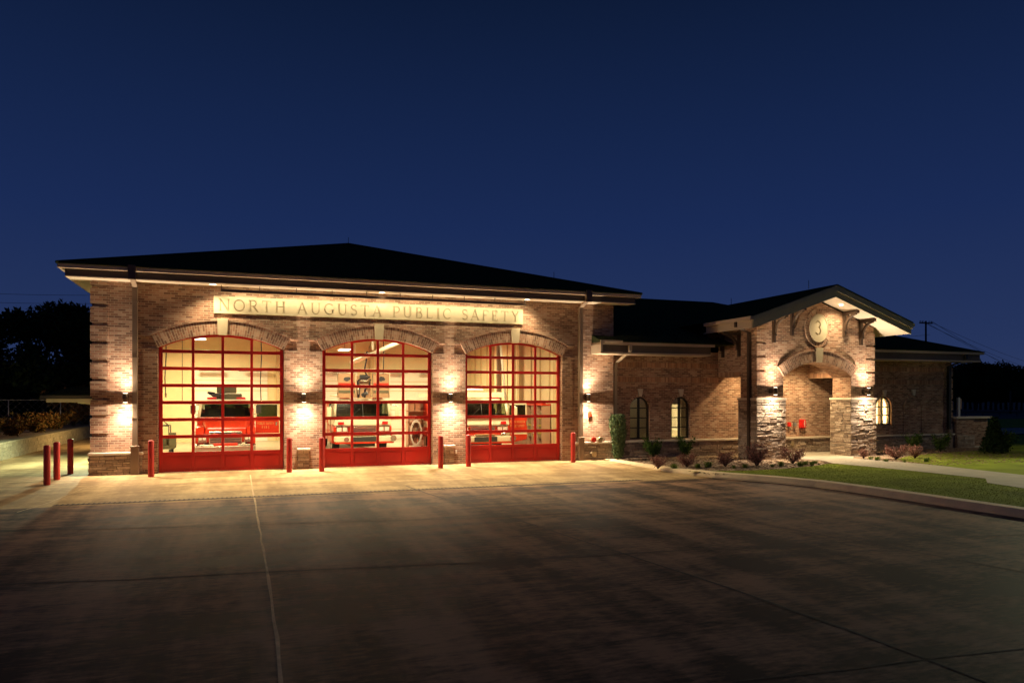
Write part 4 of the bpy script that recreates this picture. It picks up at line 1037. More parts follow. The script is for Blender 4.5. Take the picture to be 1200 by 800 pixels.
    b = MB(); b.box(cx-.5, cx+.5, fy+.1, fy+6.4, .35, .56); b.build('chassis', DARK, t)
    for sg in (-1, 1):
        wheel(t, cx+sg*.95, fy+.95, .42, .28, sg); wheel(t, cx+sg*.95, fy+5.0, .42, .34, sg)
    for sg in (-1, 1):
        b = MB(); x = cx+sg*1.28; b.tube([(cx+sg*1.08, fy+1.7, 1.7), (x, fy+1.5, 1.72), (x, fy+1.5, 2.1), (cx+sg*1.05, fy+1.75, 2.1)], .018, 6); mm = b.build('mirror', CHROME, t)
        b = MB(); b.box(x-.1, x+.1, fy+1.46, fy+1.5, 1.75, 2.1); b.build('mirror_glass', DARK, mm, bevel=.01)
    # open right-hand door, swung square to the cab
    x0, x1, y = cx+W+.03, cx+W+.98, fy+1.55
    b = MB(); b.box(x0, x1, y, y+.07, .72, 1.60); d = b.build('cab_door', TRED, t, bevel=.02)
    b = MB(); b.box(x0, x0+.05, y+.01, y+.06, 1.6, 2.15); b.box(x1-.07, x1-.02, y+.01, y+.06, 1.6, 2.15); b.box(x0, x1-.02, y+.01, y+.06, 2.12, 2.17); b.build('door_frame', TWHITE, d)
    b = MB(); b.box(x0+.05, x1-.07, y+.03, y+.036, 1.6, 2.12); b.build('door_glass', CABGL, d)
    b = MB(); b.box(x1-.14, x1-.07, y-.02, y, 1.22, 1.38); b.build('handle', CHROME, d)
    b = MB(); letters(b, 'NORTH AUGUSTA', x0+.06, 1.44, .10, .70, y-.010, y-.002, .55); letters(b, 'PUBLIC SAFETY', x0+.08, 1.27, .10, .66, y-.010, y-.002, .55); letters(b, 'FIRE', x0+.26, 1.10, .10, .30, y-.010, y-.002, .7)
    b.build('door_lettering', GOLD, d)
    b = MB(); b.box(x0, x1, y-.008, y-.002, .74, .90); b.build('door_stripe', TWHITE, d)
def engine(cx, fy, label, door_open=False, basket=False, ladder=False):
    t = thing('fire_engine', label, 'fire engine', (cx, fy, 0)); W = 1.22
    b = MB(); b.box(cx-W, cx+W, fy+.0, fy+2.2, .95, 1.22); b.box(cx-W, cx+W, fy+.7, fy+2.2, .45, .95); b.build('cab', TRED, t, bevel=.05)
    b = MB(); b.hexa([(cx-W, fy-.04, 1.22), (cx+W, fy-.04, 1.22), (cx+W, fy+2.2, 1.22), (cx-W, fy+2.2, 1.22), (cx-W+.02, fy+.05, 1.60), (cx+W-.02, fy+.05, 1.60), (cx+W-.02, fy+2.2, 1.60), (cx-W+.02, fy+2.2, 1.60)]); b.build('cab_front', TWHITE, t, bevel=.07)
    b = MB(); b.box(cx-W+.03, cx+W-.03, fy+.20, fy+2.2, 2.15, 2.30); b.build('cab_roof', TWHITE, t, bevel=.06)
    b = MB()
    for sg in (-1, 1):
        b.tube([(cx+sg*(W-.06), fy+.07, 1.6), (cx+sg*(W-.09), fy+.24, 2.17)], .06, 6)
        for y in (fy+1.0, fy+2.1): b.box(cx+sg*(W-.07)-.04, cx+sg*(W-.07)+.04, y, y+.12, 1.6, 2.16)
    b.build('pillar', TWHITE, t)
    b = MB(); b.face([(cx-W+.10, fy+.07, 1.605), (cx+W-.10, fy+.07, 1.605), (cx+W-.12, fy+.24, 2.16), (cx-W+.12, fy+.24, 2.16)]); b.build('windshield', CABGL, t)
    b = MB(); b.tube([(cx, fy+.05, 1.6), (cx, fy+.22, 2.15)], .02, 5); b.build('windshield_divider', DARK, t)
    b = MB(); b.box(cx-W+.05, cx+W-.05, fy+2.0, fy+2.05, 1.4, 2.14); b.build('cab_bulkhead', mat('cab interior', (.05,.06,.035), .8), t)
    seats(t, (cx-.75, cx+.1, cx+.75), fy+1.1, 1.95)
    b = MB(); b.box(cx-W+.1, cx+W-.1, fy+.3, fy+.6, 1.58, 1.72); b.build('dashboard', DARK, t, bevel=.04)
    b = MB(); b.tube([(cx+.5, fy-.02, 1.62), (cx+.9, fy+.12, 1.95)], .012, 5); b.tube([(cx-.5, fy-.02, 1.62), (cx-.1, fy+.12, 1.95)], .012, 5); b.build('wiper', BLACK, t)
    b = MB(); b.box(cx-.55, cx+.55, fy-.06, fy+.02, .86, 1.20); b.box(cx-.18, cx+.18, fy-.09, fy-.06, 1.10, 1.24); gr = b.build('grille', CHROME, t, bevel=.03)
    b = MB()
    for k in range(4): b.box(cx-.5, cx+.5, fy-.075, fy-.061, .88+k*.06, .91+k*.06)
    b.build('grille_bars', DARK, gr)
    for sg in (-1, 1):
        b = MB(); b.box(cx+sg*.88-.25, cx+sg*.88+.25, fy-.05, fy+.02, .96, 1.20); h_ = b.build('headlight', CHROME, t, bevel=.02)
        b = MB()
        for q in (-.12, .12): b.box(cx+sg*.88+q-.09, cx+sg*.88+q+.09, fy-.062, fy-.05, 1.0, 1.16)
        b.build('lens', WHITEP, h_)
    b = MB(); b.box(cx-W, cx+W, fy-.45, fy-.05, .56, .80); b.build('bumper', TWHITE, t, bevel=.04)
    b = MB(); b.box(cx-W, cx+W, fy-.46, fy-.451, .50, .56); b.box(cx-W+.05, cx+W-.05, fy-.3, fy-.06, .80, .95); b.build('bumper_stripe', TRED, t)
    b = MB(); b.box(cx-.5, cx+.5, fy-.47, fy-.452, .58, .78); b.build('bumper_tray', DARK, t)
    b = MB(); b.tube([(cx+.7, fy-.30, .86), (cx+1.1, fy-.30, .86)], .1, 10); b.disc_y((cx+W-.02, .70), .13, fy-.50, fy-.46, 16); b.build('intake', CHROME, t)
    b = MB(); b.tube([(cx-W+.05, fy-.4, .84), (cx+W-.3, fy-.4, .84)], .02, 6); b.build('bumper_rail', CHROME, t)
    b = MB(); b.box(cx-W, cx+W, fy+2.3, fy+8.4, .55, 2.2); b.build('body_box', TRED, t, bevel=.03)
    b = MB(); b.box(cx-W-.004, cx-W+.0, fy+2.35, fy+8.3, 1.0, 1.3); b.box(cx+W, cx+W+.004, fy+2.35, fy+8.3, 1.0, 1.3); b.build('body_stripe', TWHITE, t)
    b = MB(); b.box(cx-.5, cx+.5, fy, fy+8.2, .35, .55); b.build('chassis', DARK, t)
    for sg in (-1, 1):
        wheel(t, cx+sg*1.02, fy+1.35, .5, .3, sg); wheel(t, cx+sg*1.02, fy+6.2, .5, .36, sg)
        b = MB(); x = cx+sg*(W+.20); b.tube([(cx+sg*W, fy+.1, 1.5), (x, fy-.12, 1.55), (x, fy-.12, 2.05), (cx+sg*(W-.05), fy+.2, 2.12)], .02, 6); mm = b.build('mirror', CHROME, t)
        b = MB(); b.box(x-.09, x+.09, fy-.16, fy-.11, 1.62, 2.02); b.build('mirror_glass', TWHITE, mm, bevel=.015)
    b = MB()
    for k in range(5): b.box(cx-.6+k*.3-.05, cx-.6+k*.3+.05, fy+.19, fy+.23, 2.22, 2.27)
    b.build('clearance_light', ORANGE, t)
    for sg in (-1, 1):
        b = MB(); b.box(cx+sg*.92-.12, cx+sg*.92+.12, fy-.065, fy-.02, 1.28, 1.40); b.build('warning_light', MATS['red lens'], t, bevel=.01)
        b = MB(); b.tube([(cx+sg*(W+.03), fy+.62, .9), (cx+sg*(W+.06), fy+.62, 1.2), (cx+sg*(W+.06), fy+.62, 1.9), (cx+sg*(W+.02), fy+.62, 2.05)], .02, 6); b.build('grab_rail', CHROME, t)
    b = MB(); b.box(cx-W+.04, cx+W-.04, fy-.05, fy+.02, 1.57, 1.60); b.box(cx-W+.1, cx+W-.1, fy-.07, fy-.03, 1.20, 1.235); b.build('chrome_strip', CHROME, t)
    b = MB()
    for k in range(4): b.tube([(cx-.42, fy-.42+k*.07, .84+.02*(k%2)), (cx+.1, fy-.42+k*.07, .86), (cx+.42, fy-.42+k*.07, .84)], .035, 8)
    b.build('bumper_hose', KHAKI, t)
    b = MB(); b.disc_y((cx-.75, .68), .10, fy-.49, fy-.45, 16); b.build('siren_speaker', CHROME, t)
    b = MB(); b.box(cx-.95, cx+.95, fy+.5, fy+.75, 2.30, 2.37); lb = b.build('light_bar', WHITEP, t, bevel=.015)
    b = MB(); b.box(cx-.9, cx-.5, fy+.49, fy+.76, 2.37, 2.42); b.box(cx+.5, cx+.9, fy+.49, fy+.76, 2.37, 2.42); b.build('beacon', MATS['red lens'], lb)
    if basket:
        y = fy + .2
        for (x0, x1) in ((cx-1.05, cx-.28), (cx+.42, cx+1.15)):
            b = MB(); b.box(x0, x1, y, y+.08, 2.40, 3.42); bp_ = b.build('basket_panel', TANP, t, bevel=.01)
            b = MB(); b.box(x0+.05, x1-.03, y-.012, y-.001, 2.93, 3.03); b.build('red_stripe', TRED, bp_)
            b = MB(); b.box(x0+.05, x1-.03, y-.012, y-.001, 2.60, 2.72); b.build('dark_stripe', OLIVE, bp_)
            b = MB(); b.tube([(x0+.0, y-.03, 2.4), (x0, y-.03, 3.45), (x1, y-.03, 3.45), (x1, y-.03, 2.4)], .022, 6); b.build('rail', TWHITE, bp_)
            b = MB()
            rr = random.Random(int(x0 * 10))
            xm = (x0 + x1) / 2 + .02
            b.prism([(xm + math.cos(2*PI*k/11) * .2 * rr.uniform(.45, 1.1), 3.2 + math.sin(2*PI*k/11) * .13 * rr.uniform(.5, 1.1)) for k in range(11)], y-.02, y-.006, 'y')
            b.build('emblem', DARK, bp_)
        b = MB(); b.box(cx-.27, cx+.41, y+.3, y+.4, 2.4, 3.35); b.build('basket_back', TANP, t)
        b = MB(); b.tube([(cx-.15, y+.1, 2.42), (cx-.12, y+.05, 2.8), (cx-.2, y, 3.1), (cx+.0, y-.05, 3.3), (cx+.3, y-.05, 3.28)], .05, 8); b.tube([(cx+.1, y+.05, 2.42), (cx+.12, y, 2.75), (cx+.3, y, 2.95), (cx+.34, y, 3.2)], .045, 8); b.box(cx-.1, cx+.25, y-.02, y+.1, 3.2, 3.38); b.tube([(cx-.02, y, 2.5), (cx+.2, y-.1, 2.62)], .08, 8)
        b.build('water_monitor', DARK, t)
        b = MB(); b.tube([(cx-.1, y-.05, 3.12), (cx+.2, y-.12, 3.12)], .05, 10); b.tube([(cx-.18, y-.03, 2.55), (cx-.18, y-.03, 2.9)], .035, 8); b.build('monitor_nozzle', CHROME, t)
        b = MB()
        for sx in (-.5, .5):
            for zz in (2.5, 2.95): b.tube([(cx+sx, y+.5, zz), (cx+sx, y+7.5, zz)], .04, 6)
        for k in range(18): b.tube([(cx-.5, y+.6+k*.4, 2.5), (cx+.5, y+.6+k*.4, 2.5)], .02, 5)
        b.build('aerial_ladder', TWHITE, t)
    if ladder:
        b = MB(); y = fy + .15
        for sx in (-.95, .95):
            b.box(cx+sx-.04, cx+sx+.04, y, y+7.5, 2.44, 2.62)
        for k in range(18): b.box(cx-.91, cx+.91, y+.02+k*.42, y+.07+k*.42, 2.50, 2.56)
        b.box(cx-1.0, cx+1.0, y-.06, y, 2.42, 2.64)
        b.build('aerial_ladder', TWHITE, t)
        b = MB(); b.box(cx-.9, cx-.1, y+.3, y+1.2, 2.64, 2.86); b.tube([(cx-.7, y+.1, 2.75), (cx+.1, y+.1, 2.72)], .07, 8); b.build('ladder_pipe', TWHITE, t, bevel=.05)
    if door_open:
        x0, x1, y = cx+W+.03, cx+W+.90, fy+.25
        b = MB(); b.prism([(x0, .45), (x1, .60), (x1, 1.60), (x0, 1.60)], y, y+.07, 'y'); d = b.build('cab_door', TRED, t, bevel=.02)
        b = MB(); b.box(x0, x0+.05, y+.01, y+.06, 1.6, 2.15); b.box(x1-.07, x1-.02, y+.01, y+.06, 1.6, 2.15); b.box(x0, x1-.02, y+.01, y+.06, 2.10, 2.17); b.build('door_frame', TWHITE, d)
        b = MB(); b.box(x0+.05, x1-.07, y+.03, y+.036, 1.6, 2.10); b.build('door_glass', CABGL, d)
        b = MB(); letters(b, 'NORTH AUGUSTA', x0+.06, 1.32, .10, .70, y-.010, y-.002, .55); letters(b, 'PUBLIC SAFETY', x0+.08, 1.14, .10, .66, y-.010, y-.002, .55); b.build('door_lettering', GOLD, d)
        b = MB(); b.box(x0+.02, x1-.02, y-.008, y-.002, .82, 1.0); b.build('door_stripe', TWHITE, d)
        b = MB(); b.box(x1-.05, x1-.0, y-.03, y-.002, 1.2, 1.4); b.build('handle', CHROME, d)
brush_truck()
engine(4.93, 31.75, 'cream and red fire engine with tan basket on its roof, middle bay', basket=True)
engine(9.65, 29.95, 'cream and red ladder engine with its cab door open, in the right bay', door_open=True, ladder=True)

# gear in the bays
p = at(638, 500, 33.0)
def lockers():
    x0 = 11.95; y0 = 31.2
    t = thing('gear_locker', 'tan open gear locker with red top and hanging turnout coats along the right bay wall', 'locker', (13.0, 33.0, 0))
    b = MB()
    for k in range(7): b.box(12.95, 13.40, 31.4 + k*.62, 31.44 + k*.62, .05, 2.05)
    b.box(13.37, 13.40, 31.4, 35.1, .05, 2.05); b.box(12.95, 13.40, 31.4, 35.16, .05, .10)
    b.build('frame', SHELF, t)
    b = MB(); b.box(12.94, 13.40, 31.38, 35.17, 2.05, 2.12); b.build('top_shelf', TRED, t)
    for k in range(6):
        y = 31.46 + k * .62
        c = thing('turnout_coat', ('khaki turnout coat in the nearest compartment of the gear locker', 'yellow turnout coat in the second compartment of the gear locker', 'khaki turnout coat in the third compartment of the gear locker', 'yellow turnout coat in the fourth compartment of the gear locker', 'khaki turnout coat in the fifth compartment of the gear locker', 'yellow turnout coat in the far compartment of the gear locker')[k], 'coat', (13.1, y + .28, .6), 'turnout coats in the locker')
        b = MB(); b.hexa([(12.98, y+.08, .55), (13.25, y+.08, .55), (13.25, y+.50, .55), (12.98, y+.50, .55), (13.02, y+.16, 1.75), (13.22, y+.16, 1.75), (13.22, y+.42, 1.75), (13.02, y+.42, 1.75)]); b.build('coat', (KHAKI, YEL)[k % 2], c, bevel=.04)
        b = MB()
        for z in (.75, 1.1, 1.45): b.box(12.965, 12.99, y+.12, y+.46, z, z+.06)
        b.build('reflective_band', (YEL, STRAP)[k % 2], c)
        h_ = MB(); h_.lathe((13.15, y+.29, 2.11), [(.0, .17), (.08, .15), (.13, .08), (.14, .02), (.19, .0), (.14, -.0)], 14); o = h_.build('fire_helmet', (TRED, TRED, BLACK)[k % 3], None, (13.15, y+.29, 2.11))
        tag(o, ('red fire helmet on the locker top, nearest the bay door', 'red fire helmet on the locker top, second from the bay door', 'black fire helmet on the locker top, third from the bay door', 'red fire helmet on the locker top, fourth from the bay door', 'red fire helmet on the locker top, fifth from the bay door', 'black fire helmet on the far end of the locker top')[k], 'helmet', 'helmets on the locker')
lockers()
t = thing('storage_shelf', 'pinkish tan storage shelf with boxes, behind the middle bay door on the right', 'shelf', (6.9, 36.5, 0))
b = MB(); pa, pb = at(478, 470, 35.2), at(499.5, 470, 35.2)
for z in (.1, .65, 1.2, 1.75, 2.25): b.box(pa.x, pb.x, 35.2, 35.7, z, z+.04)
for x in (pa.x, pb.x - .05): b.box(x, x+.05, 35.2, 35.7, 0.01, 2.3)
b.build('rack', SHELF, t)
b = MB(); b.box(pa.x+.05, pb.x-.05, 35.6, 35.68, .1, 2.2); b.build('back_panel', SHELF, t)
rr = random.Random(3); b = MB()
for z in (.14, .69, 1.24, 1.79):
    x = pa.x + .08
    while x < pb.x - .3:
        w_ = rr.uniform(.15, .3); b.box(x, x+w_, 35.25, 35.55, z, z+rr.uniform(.2, .42)); x += w_ + .05
b.build('boxes', island_mat('box colours', [(.5,.2,.12), (.6,.45,.3), (.4,.12,.08), (.62,.5,.4)], bump=0), t)
t = thing('hose_reel', 'upright white rimmed wheel standing beside the shelf in the middle bay', 'reel', (7.1, 36.2, 0))
pc = at(488, 508, 34.5); b = MB(); n = 24
for i in range(n):
    t0, t1 = 2*PI*i/n, 2*PI*(i+1)/n
    P = lambda a, r_, yy: (pc.x + math.cos(a)*r_*.45, yy, .75 + math.sin(a)*r_)
    b.hexa([P(t0,.50,34.5), P(t1,.50,34.5), P(t1,.50,34.6), P(t0,.50,34.6), P(t0,.62,34.5), P(t1,.62,34.5), P(t1,.62,34.6), P(t0,.62,34.6)])
b.box(pc.x-.2, pc.x+.2, 34.45, 34.65, 0.01, .15)
b.build('rim', STRAP, t)
b = MB(); 
for k in range(4):
    a = PI*k/4; b.tube([(pc.x - math.cos(a)*.22, 34.55, .75 - math.sin(a)*.5), (pc.x + math.cos(a)*.22, 34.55, .75 + math.sin(a)*.5)], .012, 5)
b.build('spokes', DARK, t)
# small trailer pump left of the brush truck
t = thing('equipment_cart', 'dark wheeled equipment cart with a tall tube frame at the left of the left bay', 'cart', (-3.0, 32, 0))
b = MB(); b.box(-3.45, -2.35, 31.6, 32.6, .42, .56); b.box(-3.3, -2.6, 31.8, 32.4, .56, .85); b.box(-2.55, -2.30, 31.6, 31.9, .5, 1.05); b.build('bed', OLIVE, t, bevel=.02)
b = MB()
for x in (-3.45, -2.55): b.tube([(x, 31.65, .5), (x, 31.65, 1.32)], .02, 6); b.tube([(x, 32.5, .5), (x, 32.5, 1.32)], .02, 6)
b.tube([(-3.45, 31.65, 1.32), (-2.55, 31.65, 1.32)], .02, 6); b.tube([(-3.45, 32.5, 1.32), (-2.55, 32.5, 1.32)], .02, 6); b.tube([(-3.0, 31.65, .5), (-3.0, 31.65, 1.6)], .02, 6); b.tube([(-3.1, 31.9, 1.0), (-2.8, 31.9, 1.55), (-2.6, 31.9, 1.35)], .03, 6)
b.build('tube_frame', DARK, t)
for x, y in ((-3.3, 31.7), (-2.5, 31.7), (-3.3, 32.5), (-2.5, 32.5)):
    b = MB(); b.disc_x((y, .2), .2, x-.05, x+.05, 18); b.build('wheel', BLACK, t)
for k, (x, y, z, lb) in enumerate(((-2.9, 34.5, 2.6, 'thin dark drop hose hanging at the left of the left bay'), (.95, 36.0, 2.3, 'thin dark drop hose hanging at the right of the left bay'), (6.2, 34.0, 2.7, 'thin dark drop hose hanging at the right of the middle bay'), (3.2, 36.0, 2.9, 'thin dark drop hose hanging at the left of the middle bay'))):
    t = thing('drop_hose', lb, 'hose', (x, y, z), 'hoses hanging from the bay ceiling')
    b = MB(); b.tube([(x, y, 5.3), (x+.02, y, 4.2), (x-.03, y, 3.2), (x, y, z)], .022, 6); b.build('hose', DARK, t)
    b = MB(); b.disc_x((y, 5.35), .22, x-.08, x+.08, 18); b.build('reel', MATS['red lens'], t)
    b = MB(); b.tube([(x, y, z), (x, y, z-.18)], .035, 8); b.build('nozzle', CHROME, t)
def wallbox(label, name, x, y, z, w_, h_, m, cat):
    b = MB(); b.box(x, x+.12, y, y+w_, z, z+h_); o = b.build(name, m, None, (x, y, z), bevel=.01); tag(o, label, cat)
wallbox('beige electrical panel on the left wall inside the left bay', 'electrical_panel', -3.9, 33.2, 2.0, .6, .9, CREAMD, 'panel box')
wallbox('grey breaker box low on the left wall inside the left bay', 'breaker_box', -3.9, 37.0, 1.3, .5, .7, STEEL, 'panel box')
t = thing('indicator_lamp', 'tiny glowing red indicator lamp on a thin cord inside the left bay', 'indicator lamp', (-2.2, 33.6, 2.22))
b = MB(); b.lathe((-2.2, 33.6, 2.22), [(0, .03), (.03, .0), (0, -.03)], 8); b.build('bulb', REDLED, t)
b = MB(); b.tube([(-2.2, 33.6, 2.25), (-2.2, 33.6, 5.4)], .012, 5); b.build('cord', DARK, t)
t = thing('partition_board', 'orange board standing behind the open cab door in the right bay', 'board', (12.6, 35.6, 0))
pa, pb = at(608, 470, 36.0), at(617, 470, 36.0)
b = MB(); b.box(pa.x, pb.x, 36.0, 36.05, .02, 2.3); b.build('board', ORANGE, t)
b = MB(); b.box(pa.x-.05, pa.x-.005, 35.99, 36.06, .01, 2.36); b.box(pb.x+.005, pb.x+.05, 35.99, 36.06, .01, 2.36); b.box(pa.x-.05, pb.x+.05, 35.99, 36.06, 2.305, 2.36); b.build('frame', CREAMD, t)

# ------------------------------------------------------------------ bollards
def make_bollard(x, y, label, group, h=1.1, r=.085):
    z = zdrive(y)
    b = MB(); b.lathe((x, y, z), [(r, 0), (r, h - .03), (r * .92, h - .008), (r * .6, h + .01), (0, h + .018)], 22)
    o = b.build('bollard', BOLR, None, (x, y, z)); tag(o, label, 'bollard', group); return o
first = None
bl = [(55, 568, 'red steel bollard of the left trio, nearest and leftmost'), (66.5, 562, 'red steel bollard of the left trio, in the middle'), (82.5, 555, 'red steel bollard of the left trio, closest to the building corner')]
bd = [(177, 558.5, 'red bollard at the left jamb of the left bay door'), (339, 553, 'red bollard at the right jamb of the left bay door'), (377, 552, 'red bollard at the left jamb of the middle bay door'),
      (516.5, 548, 'red bollard at the right jamb of the middle bay door'), (549, 546.3, 'red bollard at the left jamb of the right bay door'), (671.5, 541.5, 'red bollard at the right jamb of the right bay door')]
for (x, y, lb) in bl + bd:
    g = on_ground(x, y)
    for _ in range(3): g = on_ground(x, y, zdrive(g[1]))
    gp = 'red bollards at the bay doors' if y < 560 and x > 100 else 'red bollards beside the building'
    if first is None: first = make_bollard(g[0], g[1], lb, gp); last = first
    else:
        c = first.copy(); COL.objects.link(c); c.location = (g[0], g[1], zdrive(g[1])); tag(c, lb, 'bollard', gp)

# ------------------------------------------------------------------ small wall fittings
PIPE = mat('fitting bronze', (.38,.30,.18), .4, metal=.5)
t = thing('fire_connection', 'pair of capped hose connections standing proud of the stone base right of the bays', 'hose connection', (12.9, 25.9, 0))
b = MB(); b.tube([(13.05, 26.08, .78), (13.05, 25.75, .78)], .05, 10); b.tube([(12.78, 26.08, .78), (12.78, 25.80, .78)], .05, 10); b.tube([(12.78, 26.0, .25), (12.78, 25.75, .25)], .07, 10); b.build('pipe', PIPE, t)
b = MB(); b.disc_y((13.05, .80), .11, 25.68, 25.76, 16); b.build('tan_cap', PIPE, t, bevel=.01)
b = MB(); b.disc_y((12.78, .80), .10, 25.72, 25.80, 16); b.build('red_cap', TRED, t, bevel=.01)
b = MB(); b.disc_y((12.78, .25), .11, 25.70, 25.76, 16); b.build('lower_cap', PIPE, t, bevel=.01)
o = MB(); o.box(12.70, 12.82, 26.03, 26.098, 1.68, 1.86); o = o.build('alarm_strobe', TRED, None, (12.76, 26.06, 1.68), bevel=.01); tag(o, 'small red alarm strobe on the brick under the right wall lamp', 'alarm')
def hosebox(x, z, w_, h_, m, name, label, cat):
    b = MB(); b.box(x, x+w_, YW-.14, YW-.002, z, z+h_); o = b.build(name, m, None, (x, YW, z), bevel=.015); tag(o, label, cat); return o
pa = at(936, 496, YW); hb = thing('hose_cabinet', 'bright red hose cabinet on the brick wall inside the entry porch', 'cabinet', (pa.x, YW, 1.3))
RBOX = mat('cabinet red', (.75,.02,.015), .4)
b = MB(); b.box(pa.x, pa.x+.30, YW-.12, YW-.002, 1.08, 1.45); b.build('box', RBOX, hb, bevel=.015)
b = MB(); b.box(pa.x+.20, pa.x+.23, YW-.135, YW-.121, 1.12, 1.41); b.build('door_stripe', WHITEP, hb)
pa = at(922.5, 499, YW); hosebox(pa.x, 1.16, .11, .18, RBOX, 'alarm_pull', 'small red alarm pull on the porch wall, left of the hose cabinet', 'alarm')
pa = at(929, 499, YW); hosebox(pa.x, 1.16, .10, .16, STEEL, 'key_box', 'small grey key box between the alarm pull and the hose cabinet', 'key box')
pa = at(925, 522, YW); hosebox(pa.x, .30, .15, .22, PIPE, 'outlet_box', 'small tan outlet box on the stone base inside the porch', 'outlet')
o = MB(); px_ = at(367.5, 532, YF); o.box(7.36, 7.42, YF-.06, YF-.036, .38, .52); o = o.build('outlet_box', WHITEP, None, (7.39, YF, .38)); tag(o, 'small white outlet cover at the brick pier between middle and right bay doors', 'outlet')

# ------------------------------------------------------------------ right end: low yard wall, marker
t = thing('yard_wall', 'low brick yard wall with pale coping beyond the right corner of the wing', 'wall', (33.5, 26.2, 0))
b = MB(); b.box(32.3, 33.42, 26.2, 26.45, 0, 1.40); b.build('dark_section', BRICK, t)
b = MB(); b.box(33.42, 34.5, 26.3, 26.69, 0, 1.40); b.box(34.2, 34.5, 26.69, 30, 0, 1.40); b.build('brick_section', BRICK, t)
b = MB(); b.box(32.2, 34.6, 26.1, 26.65, 1.402, 1.50); b.box(33.5, 34.5, 26.22, 26.30, 0, .07); b.build('coping', CAP, t, bevel=.01)
b = MB(); stones(b, 'x', 32.3, 33.42, 0, .62, 26.15, -1, 91); b.build('stone_base', STONE, t)
t = thing('yard_sign', 'narrow white post with a brown board above the low yard wall', 'sign', (33.0, 27, 1.5))
b = MB(); pa = at(1124.5, 470, 27.2); b.box(pa.x-.08, pa.x+.05, 27.2, 27.3, 0, 2.42); b.build('post', WHITEP, t)
b = MB(); b.box(pa.x+.06, pa.x+.14, 27.2, 27.28, 1.85, 2.35); b.build('board', SHELF, t)

# ------------------------------------------------------------------ left side: retaining wall, canopy, fence
rw = thing('retaining_wall', 'low yellowish block retaining wall along the side driveway', 'wall', (-8.6, 40, 0))
b = MB(); rr = random.Random(5)
for r_ in range(4):
    y = 24.0 + (r_ % 2) * .2
    while y < 60:
        d = rr.uniform(0, .012); b.box(-8.95, -8.55 + d, y, y + .39, r_*.155, r_*.155 + .148); y += .4
b.build('block', BLOCK, rw)
b = MB(); y = 24
while y < 60: b.box(-9.0, -8.50, y, y+.59, .622, .69); y += .6
b.build('coping', BLOCK, rw)
b = MB(); b.face([(-9.0, 24, .66), (-9.0, 62, .66), (-60, 62, 1.3), (-60, 24, 1.0)]); b.build('planting_bank', MULCH)['kind'] = 'structure'
cv = thing('side_canopy', 'low dark roofed canopy on curved brackets projecting from the far left side', 'canopy', (-5.9, 36, 0))
b = MB(); b.hexa([(-7.45, 34.6, 2.50), (-4.28, 34.6, 2.50), (-4.28, 40, 2.50), (-7.45, 40, 2.50), (-6.6, 35.6, 2.86), (-4.28, 35.6, 2.86), (-4.28, 39.5, 2.86), (-6.6, 39.5, 2.86)]); b.build('roof', SHING, cv)
b = MB(); b.box(-7.5, -4.28, 34.55, 34.65, 2.36, 2.495); b.box(-7.5, -7.4, 34.65, 40, 2.36, 2.495); b.build('gutter', BROWN, cv)
b = MB(); b.box(-7.3, -4.28, 34.70, 34.76, 2.22, 2.36); b.box(-7.3, -7.24, 34.76, 40, 2.22, 2.36); b.build('fascia', TRIM, cv)
for y in (34.9, 38.5):
    b = MB(); pts = [(-4.35 - 1.5 * math.cos(R(a)) , y, .9 + 1.3 * math.sin(R(a))) for a in range(0, 91, 10)]
    pts = [(-4.32 - 1.9 * (1 - math.cos(R(a))), y, 1.0 + 1.22 * math.sin(R(a))) for a in range(0, 91, 10)]
    b.tube(pts, .06, 6); b.build('bracket', TRIM, cv)
def wallpack(x, y, z, dirx, label, watts, col, tgt):
    t = thing('wall_pack', label, 'wall lamp', (x, y, z)); s = 1 if dirx > 0 else -1
    b = MB(); xa, xb = sorted((x, x + s*.18)); b.box(xa, xb, y-.15, y+.15, z-.1, z+.1); b.build('housing', BRONZE, t, bevel=.02)
    b = MB(); xa, xb = sorted((x+s*.03, x + s*.16)); b.box(xa, xb, y-.12, y+.12, z-.108, z-.101); b.build('lens', LENS, t)
    spot(t, (x + s*.2, y, z-.13), tgt, watts, 150, .5, col, .08)
wallpack(-4.28, 31.5, 2.9, -1, 'unseen wall pack lamp on the left side wall of the station', 2000, (.86, 1, .66), (-6.5, 30.5, 0))  # unseen lamps, put in for the light on the side driveway and planting
wallpack(-4.28, 42.0, 2.1, -1, 'unseen wall pack lamp near the back of the left side wall', 800, (1, .66, .28), (-8, 42, 0))
# chain link fence behind the planting
t = thing('chain_fence', 'thin metal chain link fence behind the planting on the left', 'fence', (-16, 52, 0))
for k in range(9):
    b = MB(); x = -28 + k*2.6; b.tube([(x, 50, .7), (x, 50, 2.3)], .03, 6); b.build('fence_post', STEEL, t)
b = MB(); b.tube([(-28, 50, 2.28), (-7.2, 50, 2.28)], .02, 5); b.build('top_rail', STEEL, t)
b = MB()
for k in range(52):
    x = -28 + k * .4; b.tube([(x, 50, .75), (x + 1.5 if x < -9 else -7.4, 50, 2.25)], .004, 3, cap=False); b.tube([(x + 1.5 if x < -9 else -7.4, 50, .75), (x, 50, 2.25)], .004, 3, cap=False)
b.build('chain_mesh', STEEL, t)

